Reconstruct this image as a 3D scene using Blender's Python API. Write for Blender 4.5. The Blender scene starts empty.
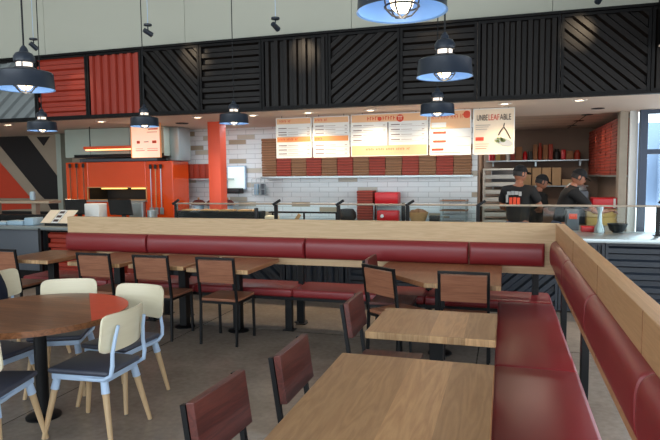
import bpy, bmesh, math, random
from mathutils import Vector, Matrix
random.seed(4)
PI = math.pi
S = bpy.context.scene
C = S.collection

# ------------------------------------------------------------------ camera
cam = bpy.data.cameras.new('camera'); cam_o = bpy.data.objects.new('camera', cam); C.objects.link(cam_o)
cam.sensor_width = 36; cam.lens = 36 * 576.12 / 660; cam.clip_start = 0.05; cam.clip_end = 200
_r = Vector((0.95689311, 0.29028903, -0.00937322)); _u = Vector((-0.01369764, 0.07734165, 0.99691055)); _f = Vector((-0.29011714, 0.95380844, -0.07798396))
_m = Matrix((_r, _u, -_f)).transposed().to_4x4(); _m.translation = Vector((0, 0, 1.66))
cam_o.matrix_world = _m
S.camera = cam_o
# ------------------------------------------------------------------ world (daylight outside the windows)
W = bpy.data.worlds.new('daylight'); S.world = W; W.use_nodes = True
bg = W.node_tree.nodes['Background']; bg.inputs[0].default_value = (0.84, 0.93, 1.0, 1); bg.inputs[1].default_value = 3.6
S.view_settings.view_transform = 'Standard'; S.view_settings.look = 'None'
S.view_settings.exposure = 0.22; S.view_settings.gamma = 1.0; S.view_settings.use_curve_mapping = False
S.cycles.use_denoising = True
S.cycles.max_bounces = 8; S.cycles.diffuse_bounces = 5; S.cycles.transparent_max_bounces = 12
S.cycles.sample_clamp_indirect = 6.0; S.cycles.caustics_reflective = False; S.cycles.caustics_refractive = False
def portal(name, loc, rot, sx, sy):
    l = bpy.data.lights.new(name, 'AREA'); l.shape = 'RECTANGLE'; l.size = sx; l.size_y = sy; l.cycles.is_portal = True
    o = bpy.data.objects.new(name, l); o.location = loc; o.rotation_euler = rot; C.objects.link(o)
portal('window_portal_rear', (-4.2, -3.95, 2.6), (PI/2, 0, 0), 14.2, 4.6)       # openings behind the camera
portal('window_portal_right', (2.95, 1.6, 2.6), (PI/2, 0, PI/2), 10.8, 4.6)

# ------------------------------------------------------------------ materials
M = {}
def nt(name):
    m = bpy.data.materials.new(name); m.use_nodes = True; M[name] = m
    return m, m.node_tree.nodes, m.node_tree.links, m.node_tree.nodes['Principled BSDF']
def srgb(r, g, b):
    f = lambda c: ((c/255+0.055)/1.055)**2.4 if c > 10 else c/255/12.92
    return (f(r), f(g), f(b), 1)
def mat(name, col, rough=.5, metal=0, var=.06, scale=8, bump=0, spec=.5, coat=0, stretch=(1, 1, 1)):
    """plain surface with a soft procedural variation"""
    m, n, l, p = nt(name)
    tc = n.new('ShaderNodeTexCoord'); mp = n.new('ShaderNodeMapping'); mp.inputs['Scale'].default_value = stretch
    no = n.new('ShaderNodeTexNoise'); no.inputs['Scale'].default_value = scale; no.inputs['Detail'].default_value = 4
    mx = n.new('ShaderNodeMix'); mx.data_type = 'RGBA'
    c = srgb(*col)
    mx.inputs[6].default_value = tuple(x*(1-var) for x in c[:3])+(1,); mx.inputs[7].default_value = tuple(min(1, x*(1+var)) for x in c[:3])+(1,)
    l.new(tc.outputs['Object'], mp.inputs[0]); l.new(mp.outputs[0], no.inputs[0]); l.new(no.outputs[0], mx.inputs[0]); l.new(mx.outputs[2], p.inputs['Base Color'])
    p.inputs['Roughness'].default_value = rough; p.inputs['Metallic'].default_value = metal; p.inputs['Specular IOR Level'].default_value = spec
    p.inputs['Coat Weight'].default_value = coat
    if bump:
        b = n.new('ShaderNodeBump'); b.inputs['Strength'].default_value = bump; b.inputs['Distance'].default_value = .01
        l.new(no.outputs[0], b.inputs['Height']); l.new(b.outputs[0], p.inputs['Normal'])
    return m
def wood(name, c1, c2, axis='Y', plank=0.13, gscale=9, rough=.35, coat=.0, tone=.22, contrast=1.0, stretch=.12):
    """planks with long grain; axis = grain direction in object space"""
    m, n, l, p = nt(name)
    tc = n.new('ShaderNodeTexCoord'); sep = n.new('ShaderNodeSeparateXYZ'); l.new(tc.outputs['Object'], sep.inputs[0])
    ax = {'X': 1, 'Y': 0, 'Z': 0}[axis]            # across-the-planks axis
    def math_(op, a, b=None):
        q = n.new('ShaderNodeMath'); q.operation = op
        for i, v in enumerate((a, b)):
            if v is None: continue
            if isinstance(v, (int, float)): q.inputs[i].default_value = v
            else: l.new(v, q.inputs[i])
        return q.outputs[0]
    fl = math_('FLOOR', math_('DIVIDE', sep.outputs[ax], plank))
    wn = n.new('ShaderNodeTexWhiteNoise'); wn.noise_dimensions = '1D'; l.new(fl, wn.inputs['W'])
    mp = n.new('ShaderNodeMapping'); s = [1, 1, 1]; s['XYZ'.index(axis)] = stretch; mp.inputs['Scale'].default_value = s
    l.new(tc.outputs['Object'], mp.inputs[0])
    off = n.new('ShaderNodeVectorMath'); off.operation = 'ADD'
    cb = n.new('ShaderNodeCombineXYZ'); 
    for i in range(3): l.new(math_('MULTIPLY', wn.outputs[0], 7.3), cb.inputs[i])
    l.new(mp.outputs[0], off.inputs[0]); l.new(cb.outputs[0], off.inputs[1])
    no = n.new('ShaderNodeTexNoise'); no.inputs['Scale'].default_value = gscale; no.inputs['Detail'].default_value = 5; no.inputs['Distortion'].default_value = .6
    l.new(off.outputs[0], no.inputs[0])
    no2 = n.new('ShaderNodeTexNoise'); no2.inputs['Scale'].default_value = gscale*9; no2.inputs['Detail'].default_value = 3; l.new(off.outputs[0], no2.inputs[0])
    ring = math_('ABSOLUTE', math_('SUBTRACT', math_('MULTIPLY', math_('FRACT', math_('MULTIPLY', no.outputs[0], 7.0)), 2.0), 1.0))
    g = math_('ADD', math_('MULTIPLY', ring, .45*contrast), math_('MULTIPLY', no2.outputs[0], .55*contrast))
    g = math_('ADD', g, .5-.5*contrast)
    mx = n.new('ShaderNodeMix'); mx.data_type = 'RGBA'; mx.inputs[6].default_value = srgb(*c1); mx.inputs[7].default_value = srgb(*c2)
    l.new(g, mx.inputs[0])
    hs = n.new('ShaderNodeHueSaturation'); l.new(mx.outputs[2], hs.inputs['Color'])
    l.new(math_('ADD', math_('MULTIPLY', wn.outputs[0], 2*tone), 1-tone), hs.inputs['Value'])
    l.new(hs.outputs[0], p.inputs['Base Color']); p.inputs['Roughness'].default_value = rough; p.inputs['Coat Weight'].default_value = coat
    b = n.new('ShaderNodeBump'); b.inputs['Strength'].default_value = .15; b.inputs['Distance'].default_value = .003
    l.new(g, b.inputs['Height']); l.new(b.outputs[0], p.inputs['Normal'])
    return m
def emit(name, col, strength):
    m = bpy.data.materials.new(name); m.use_nodes = True; n = m.node_tree.nodes; p = n['Principled BSDF']
    p.inputs['Base Color'].default_value = (.8, .8, .8, 1); p.inputs['Emission Color'].default_value = srgb(*col); p.inputs['Emission Strength'].default_value = strength
    M[name] = m; return m
def glass(name, tint=(.93, .98, .98), refl=.08):
    m = bpy.data.materials.new(name); m.use_nodes = True; n = m.node_tree.nodes; l = m.node_tree.links
    n.remove(n['Principled BSDF']); t = n.new('ShaderNodeBsdfTransparent'); t.inputs[0].default_value = tint+(1,)
    g = n.new('ShaderNodeBsdfGlossy'); g.inputs['Roughness'].default_value = .03
    f = n.new('ShaderNodeFresnel'); f.inputs[0].default_value = 1.25
    mx = n.new('ShaderNodeMixShader'); l.new(f.outputs[0], mx.inputs[0]); l.new(t.outputs[0], mx.inputs[1]); l.new(g.outputs[0], mx.inputs[2])
    l.new(mx.outputs[0], n['Material Output'].inputs[0]); M[name] = m; return m

def concrete():
    m, n, l, p = nt('concrete')
    tc = n.new('ShaderNodeTexCoord')
    a = n.new('ShaderNodeTexNoise'); a.inputs['Scale'].default_value = .9; a.inputs['Detail'].default_value = 7; a.inputs['Roughness'].default_value = .62
    b = n.new('ShaderNodeTexNoise'); b.inputs['Scale'].default_value = 22; b.inputs['Detail'].default_value = 5
    l.new(tc.outputs['Object'], a.inputs[0]); l.new(tc.outputs['Object'], b.inputs[0])
    ad = n.new('ShaderNodeMath'); ad.operation = 'MULTIPLY_ADD'; l.new(b.outputs[0], ad.inputs[0]); ad.inputs[1].default_value = .35; l.new(a.outputs[0], ad.inputs[2])
    cr = n.new('ShaderNodeValToRGB'); cr.color_ramp.elements[0].position = .42; cr.color_ramp.elements[0].color = srgb(112, 101, 91)
    cr.color_ramp.elements[1].position = .86; cr.color_ramp.elements[1].color = srgb(158, 146, 134)
    l.new(ad.outputs[0], cr.inputs[0])
    br = n.new('ShaderNodeTexBrick'); br.inputs['Scale'].default_value = 1; br.inputs['Brick Width'].default_value = 3.0; br.inputs['Row Height'].default_value = 3.0
    br.offset = 0; br.inputs['Mortar Size'].default_value = .006; br.inputs['Color1'].default_value = br.inputs['Color2'].default_value = (1, 1, 1, 1); br.inputs['Mortar'].default_value = (.35, .33, .3, 1)
    mp = n.new('ShaderNodeMapping'); mp.inputs['Location'].default_value = (.22, .35, 0); l.new(tc.outputs['Object'], mp.inputs[0]); l.new(mp.outputs[0], br.inputs[0])
    mx = n.new('ShaderNodeMix'); mx.data_type = 'RGBA'; mx.blend_type = 'MULTIPLY'; mx.inputs[0].default_value = 1
    l.new(cr.outputs[0], mx.inputs[6]); l.new(br.outputs[0], mx.inputs[7]); l.new(mx.outputs[2], p.inputs['Base Color'])
    p.inputs['Roughness'].default_value = .24
    bp = n.new('ShaderNodeBump'); bp.inputs['Strength'].default_value = .08; l.new(b.outputs[0], bp.inputs['Height']); l.new(bp.outputs[0], p.inputs['Normal'])
concrete()
def tiles():
    m, n, l, p = nt('wall_tile')
    tc = n.new('ShaderNodeTexCoord'); sep = n.new('ShaderNodeSeparateXYZ'); cb = n.new('ShaderNodeCombineXYZ')
    l.new(tc.outputs['Object'], sep.inputs[0]); l.new(sep.outputs[0], cb.inputs[0]); l.new(sep.outputs[2], cb.inputs[1])
    br = n.new('ShaderNodeTexBrick'); br.inputs['Scale'].default_value = 1; br.inputs['Brick Width'].default_value = .36; br.inputs['Row Height'].default_value = .09
    br.inputs['Mortar Size'].default_value = .005; br.inputs['Color1'].default_value = (0, 0, 0, 1); br.inputs['Color2'].default_value = (1, 1, 1, 1); br.inputs['Mortar'].default_value = (.3, .3, .3, 1)
    l.new(cb.outputs[0], br.inputs[0])
    cr = n.new('ShaderNodeValToRGB'); cr.color_ramp.interpolation = 'CONSTANT'
    e = cr.color_ramp.elements; e[0].color = srgb(236, 240, 240); e[1].position = .89; e[1].color = srgb(176, 160, 136); x = e.new(.96); x.color = srgb(198, 190, 172)
    l.new(br.outputs[0], cr.inputs[0])
    mx = n.new('ShaderNodeMix'); mx.data_type = 'RGBA'; l.new(br.outputs['Fac'], mx.inputs[0]); l.new(cr.outputs[0], mx.inputs[6]); mx.inputs[7].default_value = srgb(196, 200, 200)
    l.new(mx.outputs[2], p.inputs['Base Color']); p.inputs['Roughness'].default_value = .18
    b = n.new('ShaderNodeBump'); b.inputs['Strength'].default_value = .3; b.inputs['Distance'].default_value = .004; b.invert = True; l.new(br.outputs['Fac'], b.inputs['Height']); l.new(b.outputs[0], p.inputs['Normal'])
tiles()
def ceil_tiles(name, c, lc):
    m, n, l, p = nt(name)
    tc = n.new('ShaderNodeTexCoord')
    br = n.new('ShaderNodeTexBrick'); br.inputs['Scale'].default_value = 1; br.offset = 0; br.inputs['Brick Width'].default_value = 1.22; br.inputs['Row Height'].default_value = .61
    br.inputs['Mortar Size'].default_value = .012; br.inputs['Color1'].default_value = br.inputs['Color2'].default_value = srgb(*c); br.inputs['Mortar'].default_value = srgb(*lc)
    l.new(tc.outputs['Object'], br.inputs[0]); l.new(br.outputs[0], p.inputs['Base Color']); p.inputs['Roughness'].default_value = .8
ceil_tiles('ceiling_tile', (190, 174, 160), (60, 55, 52))

mat('upper_paint', (186, 186, 171), .8, var=.02, scale=1)
mat('soffit_paint', (226, 208, 192), .7, var=.02)
mat('room_paint', (205, 205, 200), .8, var=.03)
mat('kitchen_paint', (128, 108, 94), .8)
mat('container_dark', (21, 16, 13), .42, var=.15, scale=3, spec=.22)
mat('container_blue', (38, 45, 55), .42, var=.12, scale=3)
mat('container_orange', (156, 48, 28), .5, var=.1, scale=3)
mat('container_grey', (128, 134, 134), .5, var=.08, scale=3)
mat('container_frame', (13, 11, 11), .55, var=.1, spec=.2)
mat('black_steel', (9, 10, 13), .45, var=.15, spec=.3)
mat('black_enamel', (34, 42, 54), .34, var=.08)
mat('daylit_enamel', (120, 168, 232), .35, var=.02)  # white lamp lining, blue daylight tint painted into the colour
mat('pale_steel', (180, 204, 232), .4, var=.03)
mat('slate_vinyl', (62, 66, 80), .45, var=.08, scale=30)
mat('grey_glide', (110, 108, 104), .5)
mat('red_vinyl', (134, 41, 45), .33, var=.05, scale=2.5, bump=.03, coat=0)
mat('piping_red', (120, 18, 26), .4)
mat('stainless', (168, 178, 180), .32, metal=.7, var=.05, scale=4)
mat('galvanised', (176, 186, 174), .42, metal=.3, var=.06, scale=4)
mat('dark_stone', (70, 72, 74), .35, var=.2, scale=60)
mat('kraft', (142, 98, 66), .75, var=.1, scale=10)
mat('kraft_edge', (84, 56, 36), .8)
mat('red_card', (152, 52, 32), .6, var=.1, scale=10)
mat('red_card_edge', (84, 28, 18), .7)
mat('cardboard', (190, 160, 124), .8, var=.06)
mat('plain_white', (235, 235, 230), .5, var=.02)
mat('paper_cream', (240, 222, 196), .6, var=.03)
mat('paper_tan', (236, 190, 146), .6, var=.04)
mat('paper_orange', (238, 158, 96), .6, var=.05)
mat('ink_dark', (70, 52, 50), .6)
mat('ink_soft', (132, 112, 108), .6)
mat('ink_red', (214, 74, 46), .6)
mat('ink_grey', (176, 160, 150), .6)
mat('salad_green', (120, 140, 84), .6, var=.4, scale=60)
mat('plate_grey', (170, 172, 172), .4)
mat('oven_red', (230, 80, 24), .18, var=.05, scale=3, coat=.4)
mat('pillar_orange', (228, 88, 58), .5, var=.04)
mat('oven_dark', (30, 26, 24), .6)
mat('black_plastic', (12, 12, 14), .45)
mat('screen_black', (10, 10, 12), .2)
mat('signal_red', (196, 22, 30), .35, var=.06)
mat('light_blue', (168, 196, 214), .5)
mat('basket_tan', (196, 150, 100), .7, var=.3, scale=50)
mat('mural_tan', (168, 152, 132), .7, var=.05)
mat('mural_black', (24, 20, 20), .6)
mat('mural_orange', (206, 66, 36), .6, var=.05)
mat('navy_cloth', (22, 30, 48), .85, var=.15, scale=40)
mat('black_cloth', (9, 9, 12), .85, var=.2, scale=30)
mat('denim', (50, 62, 86), .8, var=.15, scale=40)
mat('skin', (150, 98, 74), .5, var=.06)
mat('hair', (28, 20, 16), .6, var=.2, scale=60)
mat('post_stone', (160, 148, 132), .7, var=.12, scale=14)
mat('window_frame', (48, 62, 84), .4)
mat('outside_wall', (122, 142, 166), .8, var=.05, scale=2)
mat('shelf_white', (214, 214, 206), .5, var=.03)
mat('yellow_card', (196, 164, 96), .7, var=.06)
mat('machine_grey', (84, 90, 98), .4, var=.05)
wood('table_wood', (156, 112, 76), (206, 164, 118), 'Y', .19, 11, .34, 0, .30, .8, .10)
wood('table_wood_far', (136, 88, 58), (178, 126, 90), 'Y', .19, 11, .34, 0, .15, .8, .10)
wood('round_table_wood', (92, 55, 33), (160, 106, 70), 'X', .11, 13, .28, .1, .24, 1, .07)
wood('table_end_wood', (160, 120, 80), (214, 178, 134), 'Z', .10, 12, .4, 0, .3)
wood('plywood', (188, 156, 116), (222, 194, 154), 'X', 5, 16, .5, 0, .03, .8, .06)
wood('plywood_side', (184, 138, 96), (214, 172, 126), 'Y', 1.07, 16, .45, 0, .10, .8, .06)
wood('chair_wood', (58, 25, 22), (110, 54, 46), 'X', 5, 15, .40, .05, .05, 1, .10)
wood('chair_wood_tan', (122, 74, 54), (174, 118, 88), 'X', 5, 14, .4, .05, .05, .9, .08)
wood('chair_board', (216, 206, 174), (236, 228, 202), 'X', 5, 5, .42, .1, .03, .5)
wood('leg_wood', (182, 150, 112), (210, 182, 142), 'Z', 5, 9, .5, 0, .03, .6)
mat('paint_orange', (214, 70, 40), .4, var=.1, scale=12)
emit('bulb_glow', (255, 228, 184), 4.0)
emit('collar_glow', (255, 225, 190), .75)
emit('downlight_glow', (255, 226, 190), 8.0)
emit('heat_glow', (255, 140, 60), 3.0)
emit('oven_glow', (255, 190, 90), 2.2)
emit('light_panel', (205, 235, 222), 0.55)
emit('promo_downlit', (255, 170, 92), 0.55)  # downlight brightness on the promotion board put in as emission
glass('clear_glass'); glass('window_glass', (.95, .98, 1.0))

# ------------------------------------------------------------------ helpers
def bm_box(bm, c, s, bev=0, rot=None, seg=2):
    r = bmesh.ops.create_cube(bm, size=1)
    vs = r['verts']
    for v in vs: v.co = Vector((v.co.x*s[0], v.co.y*s[1], v.co.z*s[2]))
    if bev:
        es = list({e for v in vs for e in v.link_edges})
        q = bmesh.ops.bevel(bm, geom=es, offset=bev, segments=seg, affect='EDGES', profile=.5)
        vs = list({v for f in q['faces'] for v in f.verts} | {v for v in vs if v.is_valid})
    mt = Matrix.Translation(Vector(c)) @ (rot.to_4x4() if rot else Matrix.Identity(4))
    for v in vs: v.co = mt @ v.co
    return vs
def bm_tube(bm, a, b, r, r2=None, n=10, square=False):
    a, b = Vector(a), Vector(b); d = b-a
    if square: n = 4
    r2 = r if r2 is None else r2
    k = math.sqrt(2) if square else 1
    q = bmesh.ops.create_cone(bm, cap_ends=True, segments=n, radius1=r*k, radius2=r2*k, depth=d.length)
    R = d.to_track_quat('Z', 'Y').to_matrix().to_4x4()
    if square: R = R @ Matrix.Rotation(PI/4, 4, 'Z')
    mt = Matrix.Translation((a+b)/2) @ R
    for v in q['verts']: v.co = mt @ v.co
def bm_path(bm, pts, r, n=8):
    pts = [Vector(p) for p in pts]
    rings = []
    for i, p in enumerate(pts):
        t = (pts[min(i+1, len(pts)-1)]-pts[max(i-1, 0)]).normalized()
        q = t.to_track_quat('Z', 'Y')
        rr = r[i] if isinstance(r, (list, tuple)) else r
        rings.append([bm.verts.new(p + q @ Vector((rr*math.cos(2*PI*k/n), rr*math.sin(2*PI*k/n), 0))) for k in range(n)])
    for A, B in zip(rings, rings[1:]):
        # align
        best = min(range(n), key=lambda s: sum((A[k].co-B[(k+s) % n].co).length for k in range(n)))
        for k in range(n):
            bm.faces.new((A[k], A[(k+1) % n], B[(k+1+best) % n], B[(k+best) % n]))
    bm.faces.new(list(reversed(rings[0]))); bm.faces.new(rings[-1])
def bm_lathe(bm, prof, c=(0, 0, 0), n=32, close=True):
    rings = []
    for r, z in prof:
        rings.append([bm.verts.new((c[0]+max(r, 1e-4)*math.cos(2*PI*k/n), c[1]+max(r, 1e-4)*math.sin(2*PI*k/n), c[2]+z)) for k in range(n)])
    for A, B in zip(rings, rings[1:]):
        for k in range(n): bm.faces.new((A[k], A[(k+1) % n], B[(k+1) % n], B[k]))
    if close:
        bm.faces.new(list(reversed(rings[0]))); bm.faces.new(rings[-1])
def bm_prism(bm, poly, z0, z1):
    """poly in xy (ccw), extruded in z"""
    a = [bm.verts.new((x, y, z0)) for x, y in poly]; b = [bm.verts.new((x, y, z1)) for x, y in poly]
    n = len(poly)
    bm.faces.new(list(reversed(a))); bm.faces.new(b)
    for i in range(n): bm.faces.new((a[i], a[(i+1) % n], b[(i+1) % n], b[i]))
def link(name, bm, m, parent=None, loc=(0, 0, 0), rotz=0, smooth=False, auto=True, kind=None):
    bmesh.ops.recalc_face_normals(bm, faces=bm.faces)
    me = bpy.data.meshes.new(name); bm.to_mesh(me); bm.free()
    ms = m if isinstance(m, (list, tuple)) else [m]
    for q in ms: me.materials.append(M[q])
    if smooth:
        for p in me.polygons: p.use_smooth = True
        if auto:
            try: me.set_sharp_from_angle(angle=math.radians(38))
            except Exception: pass
    o = bpy.data.objects.new(name, me); C.objects.link(o); o.location = loc; o.rotation_euler = (0, 0, rotz)
    if parent: o.parent = parent
    if kind: o['kind'] = kind
    return o
def struct(name, bm, m, parent=None, smooth=False):
    o = link(name, bm, m, parent, smooth=smooth)
    if parent is None: o['kind'] = 'structure'
    return o
def tag(o, label, cat, group=None):
    o['label'] = label; o['category'] = cat
    if group: o['group'] = group
    return o
def thing(name, label, cat, loc=(0, 0, 0), rotz=0, group=None):
    o = bpy.data.objects.new(name, None); C.objects.link(o); o.location = loc; o.rotation_euler = (0, 0, rotz); o.empty_display_size = .05
    return tag(o, label, cat, group)
def copy_tree(o, parent=None):
    c = o.copy(); C.objects.link(c)
    if parent: c.parent = parent
    for ch in list(o.children): copy_tree(ch, c)
    return c
def dup(o, loc, rotz, label, group=None):
    c = copy_tree(o); c.location = loc; c.rotation_euler = (0, 0, rotz); c['label'] = label
    if group: c['group'] = group
    return c
def box(name, c, s, m, bev=0, parent=None, label=None, cat=None, group=None, rot=None, smooth=None):
    """a mesh whose origin is at the middle of its base"""
    bm = bmesh.new(); bm_box(bm, (0, 0, s[2]/2), s, bev, rot)
    o = link(name, bm, m, parent, (c[0], c[1], c[2]), smooth=bool(bev) if smooth is None else smooth)
    if label: tag(o, label, cat, group)
    return o
def text_bm(s, size, depth=.002):
    cu = bpy.data.curves.new('t', 'FONT'); cu.body = s; cu.size = size; cu.extrude = depth; cu.align_x = 'LEFT'
    o = bpy.data.objects.new('t', cu); C.objects.link(o)
    dg = bpy.context.evaluated_depsgraph_get(); me = bpy.data.meshes.new_from_object(o.evaluated_get(dg))
    bm = bmesh.new(); bm.from_mesh(me); bpy.data.objects.remove(o); bpy.data.curves.remove(cu); bpy.data.meshes.remove(me)
    return bm
ROTX = Matrix.Rotation(PI/2, 4, 'X')     # text plane xy -> xz, facing -y
# ------------------------------------------------------------------ structure
bm = bmesh.new(); bm_box(bm, (-3.4, 5.5, -.05), (16.6, 19.4, .1)); struct('floor', bm, 'concrete')
bm = bmesh.new(); bm_box(bm, (-4.2, 1.7, 6.1), (15.0, 11.6, .2)); struct('ceiling', bm, 'room_paint')
# wall above the container band, panel joints in the mesh
bm = bmesh.new()
x = -11.6
while x < 4.6:
    x1 = min(x+2.42, 4.6); bm_box(bm, ((x+x1)/2, 7.42, 4.74), (x1-x-.006, .16, 2.52)); x = x1
bm_box(bm, (-3.4, 7.47, 4.74), (16.6, .1, 2.52))
struct('wall_front_upper', bm, 'upper_paint')
# left, rear and right walls (the rear and right ones are window walls)
bm = bmesh.new(); bm_box(bm, (-11.65, 5.5, 3), (.1, 19.4, 6)); struct('wall_left', bm, 'room_paint')
bm = bmesh.new(); bm_box(bm, (-4.2, -4.05, .15), (14.8, .2, .3)); bm_box(bm, (-4.2, -4.05, 5.5), (14.8, .2, 1.0))
for x in (-11.5, -8.6, -5.7, -2.8, .1, 3.0): bm_box(bm, (x, -4.05, 2.65), (.14, .2, 4.7))
struct('wall_rear', bm, 'window_frame')
bm = bmesh.new(); bm_box(bm, (3.1, 1.6, .12), (.2, 11.1, .24)); bm_box(bm, (3.1, 1.6, 5.5), (.2, 11.1, 1.0))
for y in (-3.9, -1.1, 1.7, 4.5, 7.08): bm_box(bm, (3.1, y, 2.65), (.2, .12, 4.7))
struct('wall_right', bm, 'window_frame')

# kitchen shell
bm = bmesh.new(); bm_box(bm, (-3.6, 10.06, 1.3), (6.3, .12, 2.6)); struct('wall_kitchen_back', bm, 'wall_tile')          # x -6.75 .. -.45
bm = bmesh.new(); bm_box(bm, (-9.2, 10.06, 1.3), (4.9, .12, 2.6)); struct('wall_mural', bm, 'mural_tan')
bm = bmesh.new(); bm_box(bm, (-.47, 11.3, 1.3), (.08, 2.4, 2.6)); struct('wall_store_left', bm, 'kitchen_paint')
bm = bmesh.new(); bm_box(bm, (.68, 13.0, 1.3), (2.38, .12, 2.6)); struct('wall_store_back', bm, 'kitchen_paint')
bm = bmesh.new(); bm_box(bm, (1.845, 11.3, 1.3), (.05, 3.4, 2.6)); struct('wall_store_right', bm, 'kitchen_paint')
# soffit box and lower ceiling
bm = bmesh.new(); bm_box(bm, (-3.4, 7.42, 3.0), (16.6, .3, .94)); bm_box(bm, (-3.4, 8.465, 2.6), (16.6, 2.33, .1)); struct('ceiling_soffit', bm, 'soffit_paint')
bm = bmesh.new(); bm_box(bm, (.69, 11.35, 2.62), (2.36, 3.42, .1)); struct('ceiling_kitchen', bm, 'ceiling_tile')
bm = bmesh.new(); bm_box(bm, (-6.1, 9.85, 2.61), (11.2, .45, .1)); struct('ceiling_kitchen_rear', bm, 'soffit_paint')
bm = bmesh.new(); bm_box(bm, (1.655, 9.5, 1.28), (.11, .2, 2.54), .004); struct('trim_1', bm, 'post_stone')
# window wall at the right end of the kitchen
w = bpy.data.objects.new('window_1', None); C.objects.link(w); w['kind'] = 'structure'
bm = bmesh.new()
for x, wd in ((1.90, .10), (2.80, .08), (3.8, .08), (4.45, .08)): bm_box(bm, (x, 9.35, 1.3), (wd, .1, 2.5))
bm_box(bm, (3.2, 9.35, 1.95), (2.5, .09, .07)); bm_box(bm, (3.15, 9.35, 2.52), (2.6, .09, .06)); bm_box(bm, (3.15, 9.35, .08), (2.6, .09, .16))
link('window_frame', bm, 'window_frame', w)
bm = bmesh.new(); bm_box(bm, (3.15, 9.36, 1.3), (2.6, .012, 2.44)); link('pane', bm, 'window_glass', w)
bm = bmesh.new(); bm_box(bm, (1.785, 9.42, 1.3), (.11, .06, 2.5), .003); struct('trim_2', bm, 'plain_white')
bm = bmesh.new()
bm_box(bm, (12, 31, 2.0), (18, .4, 4.0))
for k in range(6): bm_box(bm, (5.2+k*2.4, 30, .9+.5*(k % 3)), (1.6, .6, 1.8+1.0*(k % 3)))
bm_box(bm, (8.5, 31.5, .4), (22, .3, .8))
struct('wall_outside', bm, 'outside_wall')

bm = bmesh.new(); bm_box(bm, (2.30, 1.6, 3.62), (1.5, 11.0, 1.2)); struct('ceiling_bulkhead', bm, 'container_frame')
bm = bmesh.new(); bm_box(bm, (2.30, 1.6, 3.01), (1.48, 10.98, .02)); struct('ceiling_bulkhead_soffit', bm, 'soffit_paint')
# mural shapes (painted boards on the left back wall), coordinates x,z on the wall
def mural(poly, m, t):
    bm = bmesh.new(); a = [(x, z) for x, z in poly]
    f = [bm.verts.new((x, 10.0-t, z)) for x, z in a]; b = [bm.verts.new((x, 9.999, z)) for x, z in a]
    n = len(a); bm.faces.new(f); bm.faces.new(list(reversed(b)))
    for i in range(n): bm.faces.new((f[i], f[(i+1) % n], b[(i+1) % n], b[i]))
    return bm
mb = [([(-11.4, 2.55), (-9.78, 2.55), (-8.95, 1.58), (-8.85, 1.45), (-8.85, .35), (-9.0, .5), (-9.35, 1.16), (-9.52, 1.3), (-10.55, 2.38), (-11.4, 2.5)], 'mural_black'),
      ([(-11.4, 2.2), (-10.75, 2.2), (-9.76, 1.22), (-11.4, 1.22)], 'mural_orange'),
      ([(-11.4, 1.10), (-9.66, 1.10), (-9.55, 1.0), (-10.3, .97), (-11.4, .9)], 'mural_orange'),
      ([(-9.53, 2.52), (-9.19, 2.52), (-9.36, 2.33)], 'mural_black'),
      ([(-11.4, .94), (-9.1, .94), (-9.1, .1), (-11.4, .1)], 'mural_black')]
for i, (p, m) in enumerate(mb): struct('trim_%d' % (3+i), mural(p, m, .004+.003*i), m)
bm = bmesh.new(); bm_box(bm, (-8.72, 9.85, 1.3), (.12, .3, 2.5)); struct('trim_8', bm, 'galvanised')
for z in (1.17,):
    bm = bmesh.new(); bm_box(bm, (-10.2, 9.93, z), (2.6, .05, .07)); struct('trim_9', bm, 'mural_tan')

# ---- corrugated container panels
def clip(poly, f):
    out = []
    for i in range(len(poly)):
        a, b = poly[i], poly[(i+1) % len(poly)]; fa, fb = f(a), f(b)
        if fa >= 0: out.append(a)
        if (fa >= 0) != (fb >= 0):
            t = fa/(fa-fb); out.append((a[0]+(b[0]-a[0])*t, a[1]+(b[1]-a[1])*t))
    return out
def corrugated(bm, w, h, angle, pitch=.17, depth=.04):
    """sheet in xz, 0..w, 0..h, ribs along the given angle; toward -y"""
    ca, sa = math.cos(angle), math.sin(angle)
    nx, nz = -sa, ca
    t_of = lambda p: p[0]*nx+p[1]*nz
    R = [(0, 0), (w, 0), (w, h), (0, h)]
    ts = [t_of(p) for p in R]; t = math.floor(min(ts)/pitch)*pitch
    seg = [(0, .36, 0, 0), (.36, .5, 0, 1), (.5, .86, 1, 1), (.86, 1, 1, 0)]
    while t < max(ts):
        for a, b, d0, d1 in seg:
            t0, t1 = t+a*pitch, t+b*pitch
            p = clip(clip(R, lambda q: t_of(q)-t0), lambda q: t1-t_of(q))
            if len(p) < 3: continue
            vs = []
            for q in p:
                k = (t_of(q)-t0)/(t1-t0); d = (d0+(d1-d0)*min(max(k, 0), 1))*depth
                vs.append(bm.verts.new((q[0], -d, q[1])))
            try: bm.faces.new(vs)
            except Exception: pass
        t += pitch
def panel(name, x0, x1, z0, z1, y, ang, sheet, label, cat, pitch, group, depth=.04, fr='container_frame', fw=.035):
    t = thing(name, label, cat, ((x0+x1)/2, y, z0), 0, group)
    w, h = x1-x0, z1-z0
    bm = bmesh.new(); corrugated(bm, w-2*fw, h-2*fw, ang, pitch, depth)
    bmesh.ops.remove_doubles(bm, verts=bm.verts, dist=1e-5)
    for v in bm.verts: v.co += Vector((-w/2+fw, -.004, fw))
    bm_box(bm, (0, .004, h/2), (w-2*fw, .01, h-2*fw))
    link('corrugated_sheet', bm, sheet, t)
    bm = bmesh.new()
    for s in (-1, 1): bm_box(bm, (s*(w/2-fw/2-.002), -.022, h/2), (fw-.004, .062, h-.004))
    for z in (fw/2+.002, h-fw/2-.002): bm_box(bm, (0, -.022, z), (w-2*fw, .062, fw-.004))
    link('panel_frame', bm, fr, t)
D = math.radians
seams = [-.34+.93*k for k in range(-9, 4)]      # -8.71 ... 2.45
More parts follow.
